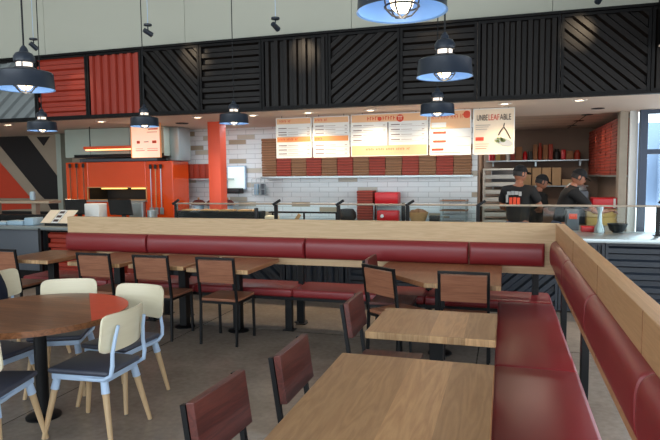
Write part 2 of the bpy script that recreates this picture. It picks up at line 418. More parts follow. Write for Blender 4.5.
spec = [(0, 'container_grey', 'ribs level'), (D(38), 'container_grey', ''), (0, 'container_orange', ''), (PI/2, 'container_orange', ''), (-D(48), 'container_dark', ''), (0, 'container_dark', ''),
        (PI/2, 'container_dark', ''), (D(38), 'container_dark', ''), (0, 'container_dark', ''), (PI/2, 'container_dark', ''), (-D(42), 'container_dark', ''), (PI/2, 'container_dark', '')]
lab = ['grey corrugated panel with level ribs at far left of the band',
       'grey corrugated panel with slanting ribs, left of the orange panels',
       'orange corrugated wall panel with horizontal ribs above the serving line',
       'orange corrugated wall panel with vertical ribs above the serving line',
       'dark corrugated panel with diagonal ribs, next to the vertical orange panel',
       'dark corrugated panel with horizontal ribs, third from the orange panels counting left to right',
       'dark corrugated panel with vertical ribs above the left menu boards',
       'dark corrugated panel with rising diagonal ribs above the wide menu board',
       'dark corrugated panel with horizontal ribs behind the two lamps hanging at the right',
       'dark corrugated panel with vertical ribs above the salad poster',
       'dark corrugated panel with falling diagonal ribs above the store room',
       'dark corrugated panel at the right end of the band above the windows']
lab[5] = 'dark corrugated panel with horizontal ribs above the orange pillar'
for i in range(12):
    panel('container_cladding', seams[i], seams[i+1], 2.545, 3.465, 7.265, spec[i][0], spec[i][1], lab[i], 'wall panel', .155 if i not in (6, 9, 3) else .13, 'corrugated cladding of the band above the kitchen')
bm = bmesh.new(); bm_box(bm, (-3.4, 7.24, 3.48), (16.6, .12, .03)); bm_box(bm, (-3.4, 7.24, 2.535), (16.6, .10, .02)); struct('trim_10', bm, 'container_frame')

# ---- serving counter: front panels + worktop
cx = [-8.6, -6.84, -5.7, -4.76, -3.83, -2.9, -1.97, -1.04, -.11, .62, 1.12, 1.84]
cf = [(0, 'container_grey'), (0, 'container_orange'), (PI/2, 'container_orange'), (PI/2, 'container_blue'), (-D(42), 'container_blue'), (PI/2, 'container_blue'), (0, 'container_blue'), (PI/2, 'container_blue'),
      (D(42), 'container_blue'), (PI/2, 'container_blue'), (0, 'container_blue')]
cl = ['', 'orange corrugated counter front with level ribs left of the booth wall', 'orange corrugated counter front with upright ribs behind the booth end',
      'slate blue corrugated counter front behind the two middle back tables', 'slate blue counter front with diagonal ribs behind the back bench', 'slate blue counter front with upright ribs seen above the back bench seam',
      'slate blue counter front with level ribs behind the long back pad', 'slate blue counter front with upright ribs behind the corner table', 'slate blue counter front with slanting ribs at the booth corner',
      'slate blue counter front with upright ribs just past the booth corner', 'slate blue counter front with level ribs at the right end of the counter']
for i in range(1, 11):
    panel('counter_cladding', cx[i], cx[i+1], .02, .85, 7.32, cf[i][0], cf[i][1], cl[i], 'counter front', .15, 'corrugated fronts of the serving counter', .045, 'container_frame' if i < 3 else 'container_blue')
box('plain_cladding', (-7.89, 7.31, .2), (1.96, .1, .65), 'machine_grey', .003, label='flat dark grey counter front at far left beside the orange ribs', cat='counter front')
box('serving_counter', (-3.3, 7.75, 0), (10.5, .7, .85), 'black_steel', label='dark serving counter body behind the ribbed front panels', cat='counter')
box('counter_worktop', (-3.35, 7.66, .852), (10.7, .98, .05), 'stainless', .006, label='long stainless worktop running along the serving line', cat='worktop')
box('counter_end_post', (1.93, 7.3, 0), (.1, .12, .85), 'black_steel', .004, label='black steel post closing the right end of the counter', cat='post')
box('aisle_post', (-6.875, 7.19, 0), (.05, .05, .88), 'black_steel', .003, label='black steel post between grey and orange counter fronts', cat='post')
box('back_counter', (-3.07, 9.68, 0), (5.16, .60, .88), 'stainless', .004, label='stainless back counter under the shelf of pizza boxes', cat='counter')
# ------------------------------------------------------------------ booth
def cushion_bm(w, d, h, bev=.03, n=None):
    """a softly crowned upholstered block, origin at the middle of its base"""
    bm = bmesh.new(); bm_box(bm, (0, 0, h/2), (w, d, h), bev, seg=4)
    return bm
def back_panel(name, label, L, along, loc):
    """plywood-faced booth back: panel from z .67 to 1.17, local x along its length, +y = away from the seat"""
    t = thing(name, label, 'booth back', loc, 0 if along == 'X' else -PI/2, 'booth backs')
    return t
# back booth wall (seat side at y=5.93)
m_of = {'X': 'plywood', 'Y': 'plywood_side'}
def pad_bm(w, h, t):
    """crowned upholstery pad: x along, z up, bulging to -y"""
    bm = bmesh.new(); nx, nz = 24, 14
    us = [-1+2*i/nx for i in range(nx+1)]; us = [math.copysign(1-(1-abs(u))**2.2, u) for u in us]
    vs_ = [-math.cos(PI*j/nz) for j in range(nz+1)]
    def yy(u, v):
        return -t*(max(0, 1-abs(u)**(w/.010))**.5)*(max(0, 1-abs(v)**3.2)**.45)
    A = [[bm.verts.new((u*w/2, yy(u, v), v*h/2)) for v in vs_] for u in us]
    for i in range(nx):
        for j in range(nz): bm.faces.new((A[i][j], A[i+1][j], A[i+1][j+1], A[i][j+1]))
    ed = [A[i][0] for i in range(nx+1)]+[A[nx][j] for j in range(1, nz+1)]+[A[i][nz] for i in range(nx-1, -1, -1)]+[A[0][j] for j in range(nz-1, 0, -1)]
    bm.faces.new(ed)
    return bm
t = thing('booth_partition', 'long plywood booth back with red pads running across the back of the seating', 'booth back', (-2.34, 5.975, .67))
bm = bmesh.new(); bm_box(bm, (-.03, 0, .25), (5.76, .08, .50), .003); link('backrest_panel', bm, 'plywood', t)
px = [-5.24, -4.07, -2.08, -.34, .38]
for a, b in zip(px, px[1:]):
    bm = pad_bm(b-a-.006, .23, .075)
    for v in bm.verts: v.co += Vector(((a+b)/2+2.34, -.041, .19))
    bm.normal_update(); link('back_pad', bm, 'red_vinyl', t, smooth=True)
for x in (-5.05, -3.6, -2.16, -.75, .30):
    bm = bmesh.new(); bm_box(bm, (x+2.34, .01, -.335), (.06, .05, .67), .003); bm_box(bm, (x+2.34, .01, -.664), (.11, .1, .012), .002)
    link('leg', bm, 'black_steel', t)
# side booth wall (seat side at x=.47)
t = thing('booth_partition', 'plywood booth back with leaning red pads running toward the camera at the right', 'booth back', (.51, 3.35, .67))
bm = bmesh.new(); bm_box(bm, (.005, 0, .235), (.08, 5.17, .53), .003); link('backrest_panel', bm, 'plywood_side', t)
bm = bmesh.new()
for y in (4.45, 3.30, 2.25, 1.2): bm_box(bm, (.005, y-3.35, .235), (.084, .003, .528))
link('joint_line', bm, 'kraft', t)
py = [.80, 2.05, 3.32, 4.60, 5.86]
R = Matrix.Rotation(D(-7), 4, 'Y')
for a, b in zip(py, py[1:]):
    bm = pad_bm(b-a-.004, .26, .06)
    for v in bm.verts: v.co = Vector((v.co.y-.036, -v.co.x+(a+b)/2-3.35, v.co.z+.21))
    bm.normal_update(); link('back_pad', bm, 'red_vinyl', t, smooth=True)
for y in (1.35, 4.15, 5.6):
    bm = bmesh.new(); bm_box(bm, (.02, y-3.35, -.335), (.05, .07, .67), .003); bm_box(bm, (.02, y-3.35, -.664), (.1, .12, .012), .002)
    link('leg', bm, 'black_steel', t)
# benches
def bench(label, x0, x1, y0, y1, cuts, along, legs):
    cxm, cym = (x0+x1)/2, (y0+y1)/2
    t = thing('booth_bench', label, 'bench', (cxm, cym, 0))
    for a, b in zip(cuts, cuts[1:]):
        bm = bmesh.new()
        if along == 'X': bm_box(bm, ((a+b)/2-cxm, 0, .415), (b-a-.003, y1-y0, .085), .024, seg=4)
        else: bm_box(bm, (0, (a+b)/2-cym, .415), (x1-x0, b-a-.003, .085), .024, seg=4)
        link('seat_cushion', bm, 'red_vinyl', t, smooth=True)
    bm = bmesh.new(); bm_box(bm, (0, 0, .355), (x1-x0-.06, y1-y0-.06, .035), .003); link('seat_frame', bm, 'black_steel', t)
    for x, y in legs:
        bm = bmesh.new(); bm_box(bm, (x-cxm, y-cym, .17), (.075, .06, .338), .003); bm_box(bm, (x-cxm, y-cym, .006), (.12, .11, .012), .002); link('leg', bm, 'black_steel', t)
bench('long red bench seat on black steel legs in front of the ribbed counter', -5.68, .44, 5.62, 6.12, [-5.68, -4.45, -3.3, -2.14, -.75, .44], 'X',
      [(-5.5, 5.70), (-5.5, 6.02), (-3.9, 5.70), (-3.9, 6.02), (-2.2, 5.70), (-2.2, 6.06), (.3, 6.02), (-.75, 6.02)])
bench('red bench seat running toward the camera along the right booth wall', -.05, .44, .6, 5.60, [.6, 1.9, 3.7, 5.60], 'Y', [(.05, 1.0), (.36, 1.0), (.05, 2.4), (.36, 2.4), (.05, 3.95), (.36, 3.95), (.05, 5.3), (.36, 5.3)])

# ------------------------------------------------------------------ tables
def table(label, poly, stems, top_m, group=None, z=.75, th=.042, loc=None, cat='table'):
    cxm = sum(p[0] for p in poly)/len(poly); cym = sum(p[1] for p in poly)/len(poly)
    if stems: cxm, cym = stems[0]
    t = thing('cafe_table', label, cat, (cxm, cym, 0), 0, group)
    bm = bmesh.new(); bm_prism(bm, [(x-cxm, y-cym) for x, y in poly], z-th, z)
    bmesh.ops.bevel(bm, geom=bm.edges[:], offset=.004, segments=1, affect='EDGES')
    o = link('tabletop', bm, top_m, t)
    # end grain on the short faces
    me = o.data; me.materials.append(M['table_end_wood'])
    for p in me.polygons:
        if abs(p.normal.y) > .7: p.material_index = 1
    for x, y in stems:
        bm = bmesh.new(); bm_box(bm, (x-cxm, y-cym, (z-th-.012)/2), (.085, .085, z-th-.012), .004); link('post', bm, 'black_steel', t)
        bm = bmesh.new(); bm_lathe(bm, [(.11, 0), (.11, .010), (.10, .018), (.055, .024)], (x-cxm, y-cym, 0), 28); link('base_plate', bm, 'black_steel', t, smooth=True)
        bm = bmesh.new(); bm_box(bm, (x-cxm, y-cym, z-th-.006), (.36, .36, .012)); link('top_plate', bm, 'black_steel', t)
rect = lambda x0, x1, y0, y1: [(x0, y0), (x1, y0), (x1, y1), (x0, y1)]
table('large plank table in the foreground with two dark red chairs on its left', rect(-.79, -.035, 1.45, 2.79), [(-.42, 1.75), (-.42, 2.42)], 'table_wood')
table('square plank table in the middle of the right bench, behind the large foreground table', rect(-.77, -.035, 3.21, 3.84), [(-.40, 3.62)], 'table_wood')
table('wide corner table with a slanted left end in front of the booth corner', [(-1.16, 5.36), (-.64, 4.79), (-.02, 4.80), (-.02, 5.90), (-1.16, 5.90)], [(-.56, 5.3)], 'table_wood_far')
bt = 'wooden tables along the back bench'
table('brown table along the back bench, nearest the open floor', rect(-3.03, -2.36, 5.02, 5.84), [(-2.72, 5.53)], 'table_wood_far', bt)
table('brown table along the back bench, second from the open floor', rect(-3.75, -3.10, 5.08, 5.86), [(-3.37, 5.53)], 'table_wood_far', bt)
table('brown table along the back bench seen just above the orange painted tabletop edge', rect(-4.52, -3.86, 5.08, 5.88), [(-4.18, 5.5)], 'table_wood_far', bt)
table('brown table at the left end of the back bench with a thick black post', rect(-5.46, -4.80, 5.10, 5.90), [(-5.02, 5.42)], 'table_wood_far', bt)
# round table
rt = thing('round_table', 'round brown wood table with an orange painted segment among white chairs', 'table', (-3.06, 3.15, 0))
def disc_seg(bm, r, z0, z1, keep):
    pts = [(r*math.cos(2*PI*k/72), r*math.sin(2*PI*k/72)) for k in range(72)]
    # chord through (-3.13,3.74) and (-2.55,3.08)
    ax, ay, bx, by = -3.13+3.06, 3.74-3.15, -2.57+3.06, 3.08-3.15
    g = lambda q: ((bx-ax)*(q[1]-ay)-(by-ay)*(q[0]-ax))*keep
    bm_prism(bm, clip(pts, g), z0, z1)
bm = bmesh.new(); disc_seg(bm, .585, .712, .75, -1); link('tabletop', bm, 'round_table_wood', rt)
bm = bmesh.new(); disc_seg(bm, .585, .7125, .7505, 1); o = link('painted_segment', bm, 'paint_orange', rt); o['label'] = 'orange painted segment of the round top'
o.data.materials.append(M['round_table_wood'])
for p in o.data.polygons:
    if p.normal.z < .5: p.material_index = 1
bm = bmesh.new(); bm_tube(bm, (0, 0, .02), (0, 0, .70), .042, n=20); link('post', bm, 'black_steel', rt, smooth=True)
bm = bmesh.new(); bm_lathe(bm, [(.115, 0), (.115, .010), (.10, .018), (.055, .028)], n=32); link('base_plate', bm, 'black_steel', rt, smooth=True)
bm = bmesh.new(); bm_box(bm, (0, 0, .704), (.4, .4, .012)); link('top_plate', bm, 'black_steel', rt)

# ------------------------------------------------------------------ steel and wood chairs (facing +y locally)
def steel_chair(label, kind, loc, rz, group=None):
    t = thing('dining_chair', label, 'chair', loc, rz, group)
    w, q = (.195 if kind == 'framed' else .178), .011
    for s in (-1, 1):
        bm = bmesh.new(); bm_tube(bm, (s*w, -.205, 0), (s*w, -.185, .44), q, square=True); bm_tube(bm, (s*w, -.185, .435), (s*w, -.245, .86 if kind == 'framed' else .85), q, square=True)
        link('leg', bm, 'black_steel', t)
        bm = bmesh.new(); bm_tube(bm, (s*w, .205, 0), (s*w, .195, .43), q, square=True); link('leg', bm, 'black_steel', t)
    bm = bmesh.new()
    bm_box(bm, (0, .195, .424), (2*w, .022, .022)); bm_box(bm, (0, -.186, .424), (2*w, .022, .022))
    for s in (-1, 1): bm_box(bm, (s*w, .004, .424), (.022, .37, .022))
    link('seat_frame', bm, 'black_steel', t)
    bm = bmesh.new(); bm_box(bm, (0, .015, .448), (.40, .40, .026), .005); link('seat', bm, 'chair_wood_tan' if kind == 'framed' else 'chair_wood', t)
    tilt = Matrix.Rotation(math.atan2(.06, .425), 3, 'X')
    if kind == 'framed':
        bm = bmesh.new(); bm_box(bm, (0, -.246, .866), (2*w+.022, .024, .022)); link('top_rail', bm, 'black_steel', t)
        bm = bmesh.new(); bm_box(bm, (0, -.2265, .735), (2*w-.026, .02, .225), .003, tilt); link('backrest', bm, 'chair_wood_tan', t)
    else:
        bm = bmesh.new(); bm_box(bm, (0, -.200, .752), (2*w+.02, .034, .222), .004, tilt); link('backrest', bm, 'chair_wood', t)
    return t
gb = 'framed chairs at the tables along the back bench'
fr = steel_chair('framed wooden chair at the table nearest the open floor, its back to the camera', 'framed', (-2.67, 5.19, 0), 0, gb)
dup(fr, (-3.39, 5.19, 0), 0, 'framed wooden chair at the back bench tables, middle one of three with full view', gb)
dup(fr, (-4.08, 5.2, 0), 0, 'framed wooden chair at the back bench tables, seen just above the bright far chair board', gb)
dup(fr, (-5.33, 5.24, 0), 0, 'framed wooden chair at the far left edge of the photo, above the round table', gb)
sl = steel_chair('dark red wooden chair nearest the camera at the foreground table', 'slab', (-.83, 1.92, 0), -PI/2-.06)
dup(sl, (-.745, 2.51, 0), -PI/2, 'dark red wooden chair, second along the foreground table, beyond the nearest one')
dup(sl, (-.725, 3.60, 0), -PI/2, 'dark red wooden chair at the left side of the small square table')
dup(fr, (-.885, 4.985, 0), -D(37), 'framed wooden chair turned toward the slanted end of the corner table')
dup(sl, (-1.03, 5.44, 0), -PI/2, 'dark wooden chair pushed in at the far left side of the corner table, mostly hidden')
dup(fr, (-.31, 4.93, 0), 0, 'framed wooden chair at the front of the corner table, behind the small square table')

# ------------------------------------------------------------------ white chairs (facing +y locally)
def bow_board(bm, w, h, z, y, bow, th, tilt):
    nx, nz, cr = 14, 8, .05
    def P(i, j, back):
        u = -1+2*i/nx; v = -1+2*j/nz
        X = u*w/2; Z = v*h/2
        # rounded corners: pull in
        ax, az = max(0, abs(X)-(w/2-cr)), max(0, abs(Z)-(h/2-cr))
        if ax > 0 and az > 0:
            l = max(ax, az); d = math.hypot(ax, az)
            k = l/d; X = math.copysign(w/2-cr+ax*k, X); Z = math.copysign(h/2-cr+az*k, Z)
        Y = bow*(u*u) - tilt*Z + (0 if back else th)
        return (X, y+Y, z+Z)
    A = [[bm.verts.new(P(i, j, False)) for j in range(nz+1)] for i in range(nx+1)]
    B = [[bm.verts.new(P(i, j, True)) for j in range(nz+1)] for i in range(nx+1)]
    for i in range(nx):
        for j in range(nz):
            bm.faces.new((A[i][j], A[i][j+1], A[i+1][j+1], A[i+1][j])); bm.faces.new((B[i][j], B[i+1][j], B[i+1][j+1], B[i][j+1]))
    for i in range(nx):
        for j in (0, nz): bm.faces.new((A[i][j], A[i+1][j], B[i+1][j], B[i][j]))
    for j in range(nz):
        for i in (0, nx): bm.faces.new((A[i][j], A[i][j+1], B[i][j+1], B[i][j]))
def white_chair(label, loc, rz):
    t = thing('side_chair', label, 'chair', loc, rz, 'white framed chairs around the round table')
    bm = bmesh.new()
    fr_, bk = .17, -.17
    ring = [(-.17, .17), (.17, .17), (.155, -.17), (-.155, -.17)]
    for a, b in zip(ring, ring[1:]+ring[:1]):
        A, B = Vector((a[0], a[1], .405)), Vector((b[0], b[1], .405)); d = B-A
        bm_box(bm, (A+B)/2, (d.length+.02, .016, .036), .004, Matrix.Rotation(math.atan2(d.y, d.x), 3, 'Z'))
    link('seat_frame', bm, 'pale_steel', t, smooth=True)
    # back arms: sweep out under the seat side, back and up
    for s in (-1, 1):
        bm = bmesh.new(); bm_path(bm, [(s*.165, .0, .405), (s*.175, -.10, .405), (s*.18, -.17, .412), (s*.18, -.215, .44), (s*.175, -.225, .50), (s*.165, -.222, .58), (s*.15, -.235, .68), (s*.14, -.25, .75)], [.013]*5+[.012, .011, .010], 10)
        link('back_support', bm, 'pale_steel', t, smooth=True)
    bm = bmesh.new()
    bm_box(bm, (0, .0, .44), (.40, .39, .035), .016, seg=3)
    for v in bm.verts: v.co.x *= 1-.10*(0.2-v.co.y)/.4; v.co.z += .006*(v.co.x/.2)**2
    link('seat_pad', bm, 'slate_vinyl', t, smooth=True)
    bm = bmesh.new(); bow_board(bm, .44, .245, .70, -.236, .045, .013, .13); link('backrest', bm, 'chair_board', t, smooth=True)
    for sx, sy in ((-1, 1), (1, 1), (-1, -1), (1, -1)):
        top = Vector((sx*.155, sy*.155, .40)); bot = Vector((sx*.215, sy*.225, 0)); d = bot-top
        bm = bmesh.new(); bm_tube(bm, top+d*.19, bot-d*.012, .0205, .0135, 14); lg = link('leg', bm, 'leg_wood', t, smooth=True)
        bm = bmesh.new(); bm_tube(bm, top-d*.02, top+d*.2, .022, .0245, 14); link('leg_socket', bm, 'pale_steel', lg, smooth=True)
        bm = bmesh.new(); bm_tube(bm, bot-d*.014, bot, .0135, .012, 12); link('foot_glide', bm, 'grey_glide', lg, smooth=True)
    for o in [q for ch in t.children for q in (ch, *ch.children)]:
        for v in o.data.vertices: v.co.y *= 1.10
    return t
def face(cx_, cy_, dx, dy): return math.atan2(dy, dx)-PI/2
wc = white_chair('white framed chair with pale board back beside the orange painted segment, nearest its tip', (-2.545, 3.08, 0), face(0, 0, -1, -.04))
dup(wc, (-2.715, 3.58, 0), face(0, 0, -.05, -1), 'white framed chair behind the tip of the orange segment, its board facing the camera')
dup(wc, (-3.33, 3.66, 0), face(0, 0, .42, -.9), 'white framed chair at the far side of the round table, bright board above the tabletop')
dup(wc, (-2.91, 2.575, 0), face(0, 0, -.28, .96), 'white framed chair at the near left of the round table, cut by the photo edge')
dup(wc, (-3.44, 3.12, 0), face(0, 0, 1, -.02), 'white framed chair on the left side of the round table, only its seat corner showing')
wf = dup(wc, (-4.10, 4.12, 0), face(0, 0, 1, .30), 'white framed chair standing left of and behind the round table, with a jacket', None)
if 'group' in wf: del wf['group']
# a dark jacket over the near end of the left chair's board
jk = thing('jacket', 'dark navy jacket hung over the chair board at the left photo edge', 'jacket', (-4.10, 4.12, 0), face(0, 0, 1, .30))
bm = bmesh.new()
prof = [(-.345, .40), (-.38, .58), (-.375, .76), (-.345, .86), (-.30, .90), (-.235, .87), (-.195, .78), (-.19, .66), (-.20, .54)]
rings = []
for k in range(15):
    u = k/14; X = .01+u*.25; dz = -.10*(1-min(1, u*2.2))**2 - .05*max(0, u-.8)*5*.4
    rings.append([bm.verts.new((X, y_+.008*math.sin(7*u+j), z_+dz*(1 if 2 <= j <= 6 else .4)+.006*math.sin(9*u+2*j))) for j, (y_, z_) in enumerate(prof)])
for A, B in zip(rings, rings[1:]):
    for j in range(len(prof)-1): bm.faces.new((A[j], A[j+1], B[j+1], B[j]))
o = link('jacket_body', bm, 'navy_cloth', jk, smooth=True)
md = o.modifiers.new('solid', 'SOLIDIFY'); md.thickness = .016; md.offset = 0; md = o.modifiers.new('sub', 'SUBSURF'); md.levels = md.render_levels = 1
# ------------------------------------------------------------------ pendant lamps
def spot_light(name, loc, target, power, angle=1.6, col=(1, .78, .52), blend=.6, size=.03):
    l = bpy.data.lights.new(name, 'SPOT'); l.energy = power; l.spot_size = angle; l.spot_blend = blend; l.color = col; l.shadow_soft_size = size
    o = bpy.data.objects.new(name, l); C.objects.link(o); o.location = loc
    o.rotation_euler = (Vector(target)-Vector(loc)).to_track_quat('-Z', 'Y').to_euler(); return o
def pendant(label, loc):
    t = thing('pendant_lamp', label, 'lamp', (loc[0], loc[1], loc[2]), 0, 'black pendant lamps over the tables')
    H = 6.0-loc[2]
    bm = bmesh.new(); bm_tube(bm, (0, 0, .26), (0, 0, H), .0055, n=8); link('cord', bm, 'black_steel', t, smooth=True)
    bm = bmesh.new(); bm_lathe(bm, [(.0, H-.03), (.06, H-.03), (.062, H)], n=24); link('ceiling_rose', bm, 'black_enamel', t, smooth=True)
    bm = bmesh.new(); bm_lathe(bm, [(.0, .165), (.052, .165), (.062, .172), (.063, .200), (.050, .222), (.028, .232), (.022, .252), (.010, .27), (.0, .275)], n=28); link('lamp_cap', bm, 'black_enamel', t, smooth=True)
    bm = bmesh.new(); bm_lathe(bm, [(.0, .135), (.046, .135), (.048, .167), (.0, .167)], n=28, close=False); link('glass_collar', bm, 'collar_glow', t, smooth=True)
    for k in range(4):
        a = k*PI/2+.5; bm = bmesh.new(); bm_tube(bm, (.051*math.cos(a), .051*math.sin(a), .128), (.051*math.cos(a), .051*math.sin(a), .18), .004, n=6)
        link('collar_rib', bm, 'black_enamel', t)
    # shade: outer skin black, inner skin white with blue daylight in its colour
    bm = bmesh.new()
    bm_lathe(bm, [(.0, .137), (.062, .135), (.075, .122), (.155, .108), (.164, .100), (.170, .005), (.173, 0)], n=48, close=False)
    sh = link('lamp_shade', bm, 'black_enamel', t, smooth=True)
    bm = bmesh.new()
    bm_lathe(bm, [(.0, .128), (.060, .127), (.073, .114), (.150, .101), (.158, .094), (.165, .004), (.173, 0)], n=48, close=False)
    link('shade_lining', bm, 'daylit_enamel', sh, smooth=True)
    bm = bmesh.new(); bm_lathe(bm, [(.0, .125), (.022, .12), (.024, .10), (.040, .07), (.047, .045), (.040, .018), (.022, .000), (.0, -.006)], n=24, close=False); link('bulb', bm, 'bulb_glow', t, smooth=True)
    bm = bmesh.new()
    for k in range(3):
        a = k*PI/3+.3; c, s = math.cos(a), math.sin(a)
        bm_path(bm, [(.066*c*q, .066*s*q, z) for q, z in ((1, .12), (1.0, .05), (.9, .01), (.55, -.014), (0, -.022), (-.55, -.014), (-.9, .01), (-1.0, .05), (-1, .12))], .0035, 6)
    bm_path(bm, [(.066*math.cos(k*PI/10), .066*math.sin(k*PI/10), .02) for k in range(21)], .0035, 6)
    link('bulb_guard', bm, 'black_enamel', t, smooth=True)
    l = bpy.data.lights.new('lamp_light', 'POINT'); l.energy = .9; l.color = (1, .82, .6); l.shadow_soft_size = .05
    o = bpy.data.objects.new('lamp_light', l); C.objects.link(o); o.parent = t; o.location = (0, 0, -.05)
pendant('large black pendant lamp over the round table at the left', (-2.90, 2.97, 2.215))
pendant('black pendant lamp at far left, hanging in front of the oven wall mural', (-5.42, 5.78, 2.23))
pendant('black pendant lamp in front of the bright promotion board', (-4.22, 6.14, 2.27))
pendant('black pendant lamp hanging in front of the orange pillar', (-3.05, 6.2, 2.27))
pendant('largest black pendant lamp at the top edge of the photo, cut off above', (-.385, 2.23, 2.275))
pendant('black pendant lamp over the square table, right below the one cut by the top edge', (-.37, 3.69, 2.26))
pendant('black pendant lamp over the corner table, lowest of the right hand lamps', (-.66, 5.9, 2.25))

# ------------------------------------------------------------------ spot heads on stems
def spot_head(label, loc, aim, power):
    t = thing('spot_lamp', label, 'spotlight', loc, 0, 'black spotlights washing the panel band')
    bm = bmesh.new(); bm_tube(bm, (0, 0, .02), (0, 0, 6-loc[2]), .004, n=6); link('stem', bm, 'pale_steel', t)
    bm = bmesh.new(); bm_lathe(bm, [(.0, 0), (.05, 0), (.052, .02), (.02, .028), (0, .03)], n=20); link('mounting_disc', bm, 'black_enamel', t, smooth=True)
    bm = bmesh.new(); bm_tube(bm, (0, 0, 0), (0, 0, -.06), .008, n=8); link('bracket', bm, 'black_enamel', t)
    d = (Vector(aim)-Vector(loc)).normalized()
    a = Vector((0, 0, -.085))-d*.06; b = a+d*.12
    bm = bmesh.new(); bm_tube(bm, a, b, .03, .034, 18); link('lamp_head', bm, 'black_enamel', t, smooth=True)
    o = spot_light('spot_beam', b+d*.01, b+d, power, .75); o.parent = t
spot_head('black spotlight above the orange corrugated panels', (-6.27, 6.6, 3.56), (-6.0, 7.3, 3.0), 6)
spot_head('black spotlight at the joint of the orange and dark panels', (-4.44, 6.6, 3.60), (-4.15, 7.3, 3.32), 14)
spot_head('black spotlight above the dark upright ribs near the middle', (-2.67, 6.6, 3.53), (-2.55, 7.3, 3.30), 14)
spot_head('black spotlight cut by the top edge at the right', (.90, 6.6, 3.52), (.75, 7.3, 3.32), 16)
spot_head('black spotlight above the photo top edge by the right lamps', (-.95, 6.6, 4.0), (-.80, 7.3, 3.32), 14)

# ------------------------------------------------------------------ downlights
def downlight(label, x, y, z=2.55, power=42, on=True):
    t = thing('ceiling_light', label, 'ceiling light', (x, y, z), 0, 'recessed lights in the low kitchen ceiling')
    bm = bmesh.new(); bm_lathe(bm, [(.05, -.001), (.085, -.001), (.088, -.008), (.052, -.010), (.05, -.001)], n=28, close=False); link('light_trim', bm, 'plain_white' if on else 'black_plastic', t, smooth=True)
    bm = bmesh.new(); bm_lathe(bm, [(.0, -.004), (.05, -.004)], n=24, close=False); link('lens', bm, 'downlight_glow' if on else 'oven_dark', t)
    if on:
        o = spot_light('downlight_beam', (0, 0, -.015), (0, 0, -1), power, 2.3, size=.05, blend=.8); o.parent = t
downlight('recessed ceiling light at the far left of the kitchen ceiling', -7.97, 7.75)
downlight('recessed ceiling light just left of the bright promotion board', -6.2, 7.85)
downlight('recessed ceiling light between promotion board and orange pillar', -4.47, 7.85)
downlight('recessed ceiling light just right of the orange pillar top', -3.57, 7.88)
downlight('recessed ceiling light above the left menu board', -2.70, 7.85, power=60)
downlight('recessed ceiling light above the left half of the wide menu board', -1.80, 7.88, power=60)
downlight('recessed ceiling light above the gap between wide and fourth menu boards', -.90, 7.86, power=60)
downlight('recessed ceiling light above the salad poster', -.02, 7.80, power=42)
downlight('recessed ceiling light at the front right, above the kitchen staff', .86, 7.75)
for i, (y, w) in enumerate(((8.85, 'nearest'), (9.95, 'second nearest'), (11.05, 'third'), (12.1, 'farthest'))):
    downlight('dark rimmed recessed light over the red boxes, %s of its row of four' % w, 1.22, y, 2.57 if y > 9 else 2.55, 18, False)
for y in (10.2, 11.0, 11.8):
    spot_light('shelf_beam_%d' % int(y*10), (1.48, y, 2.56), (1.64, y, 1.6), 9, .9)
l = bpy.data.lights.new('store_room_fill', 'AREA'); l.shape = 'RECTANGLE'; l.size = 1.0; l.size_y = .12; l.energy = 20; l.color = (1, .84, .68)  # added area light without a fixture, brightens the store room
o = bpy.data.objects.new('store_room_fill', l); C.objects.link(o); o.location = (.5, 10.6, 2.55)
l = bpy.data.lights.new('back_line_fill', 'AREA'); l.shape = 'RECTANGLE'; l.size = 5.2; l.size_y = .08; l.energy = 34; l.color = (.80, .92, 1)  # added cool fill for the back tiles, no fixture behind it
o = bpy.data.objects.new('back_line_fill', l); C.objects.link(o); o.location = (-2.9, 9.0, 2.53)
bm = bmesh.new(); bm_lathe(bm, [(0, -.012), (.10, -.012), (.11, 0)], n=24); o = link('ceiling_vent', bm, 'container_frame', None, (-5.2, 8.62, 2.55)); tag(o, 'round dark ceiling vent beside the bright promotion board', 'vent')

# ------------------------------------------------------------------ menu boards (hung from the low ceiling)
def board(name, label, cat, x0, x1, z0, z1, y, sheet, shapes, group=None):
    """shapes: (u0,u1,v0,v1,material,part name) in 0..1 from the lower left"""
    w, h = x1-x0, z1-z0
    t = thing(name, label, cat, ((x0+x1)/2, y, z0), 0, group)
    bm = bmesh.new(); bm_box(bm, (0, .012, h/2), (w, .02, h), .002); link('board', bm, sheet, t)
    bm = bmesh.new()
    for x in (-w/2+.004, w/2-.004): bm_box(bm, (x, .008, h/2), (.012, .034, h+.01))
    bm_box(bm, (0, .008, h+.004), (w, .034, .012)); bm_box(bm, (0, .008, -.002), (w, .034, .008)); link('board_frame', bm, 'plain_white' if name != 'promotion_board' else 'paper_orange', t)
    for x in (-w*.35, w*.35):
        bm = bmesh.new(); bm_tube(bm, (x, .015, h), (x, .015, 2.55-z0), .004, n=6); link('hanging_rod', bm, 'black_steel', t)
    by = {}
    for u0, u1, v0, v1, m, nm, d in shapes: by.setdefault((nm, m, d), []).append((u0, u1, v0, v1))
    for (nm, m, d), L in by.items():
        bm = bmesh.new()
        for u0, u1, v0, v1 in L: bm_box(bm, (-w/2+w*(u0+u1)/2, -d/2, h*(v0+v1)/2), (w*(u1-u0), d, h*(v1-v0)))
        o = link(nm, bm, m, t)
        if nm == 'text_lines': o['kind'] = 'stuff'
    return t
def rows(u0, u1, vs, h=.022):
    out = []
    for v in vs:
        out.append((u0, u0+(u1-u0)*.26, v, v+h, 'ink_soft', 'text_lines', .0035))
        out.append((u0+(u1-u0)*.30, u0+(u1-u0)*.62, v+h*.2, v+h*.7, 'ink_grey', 'text_lines', .0030))
        out.append((u1-(u1-u0)*.10, u1-(u1-u0)*.03, v, v+h*.8, 'ink_grey', 'text_lines', .0032))
        out.append((u0-.02, u1, v-h*1.6, v-h*1.35, 'ink_grey', 'text_lines', .0028))
    return out
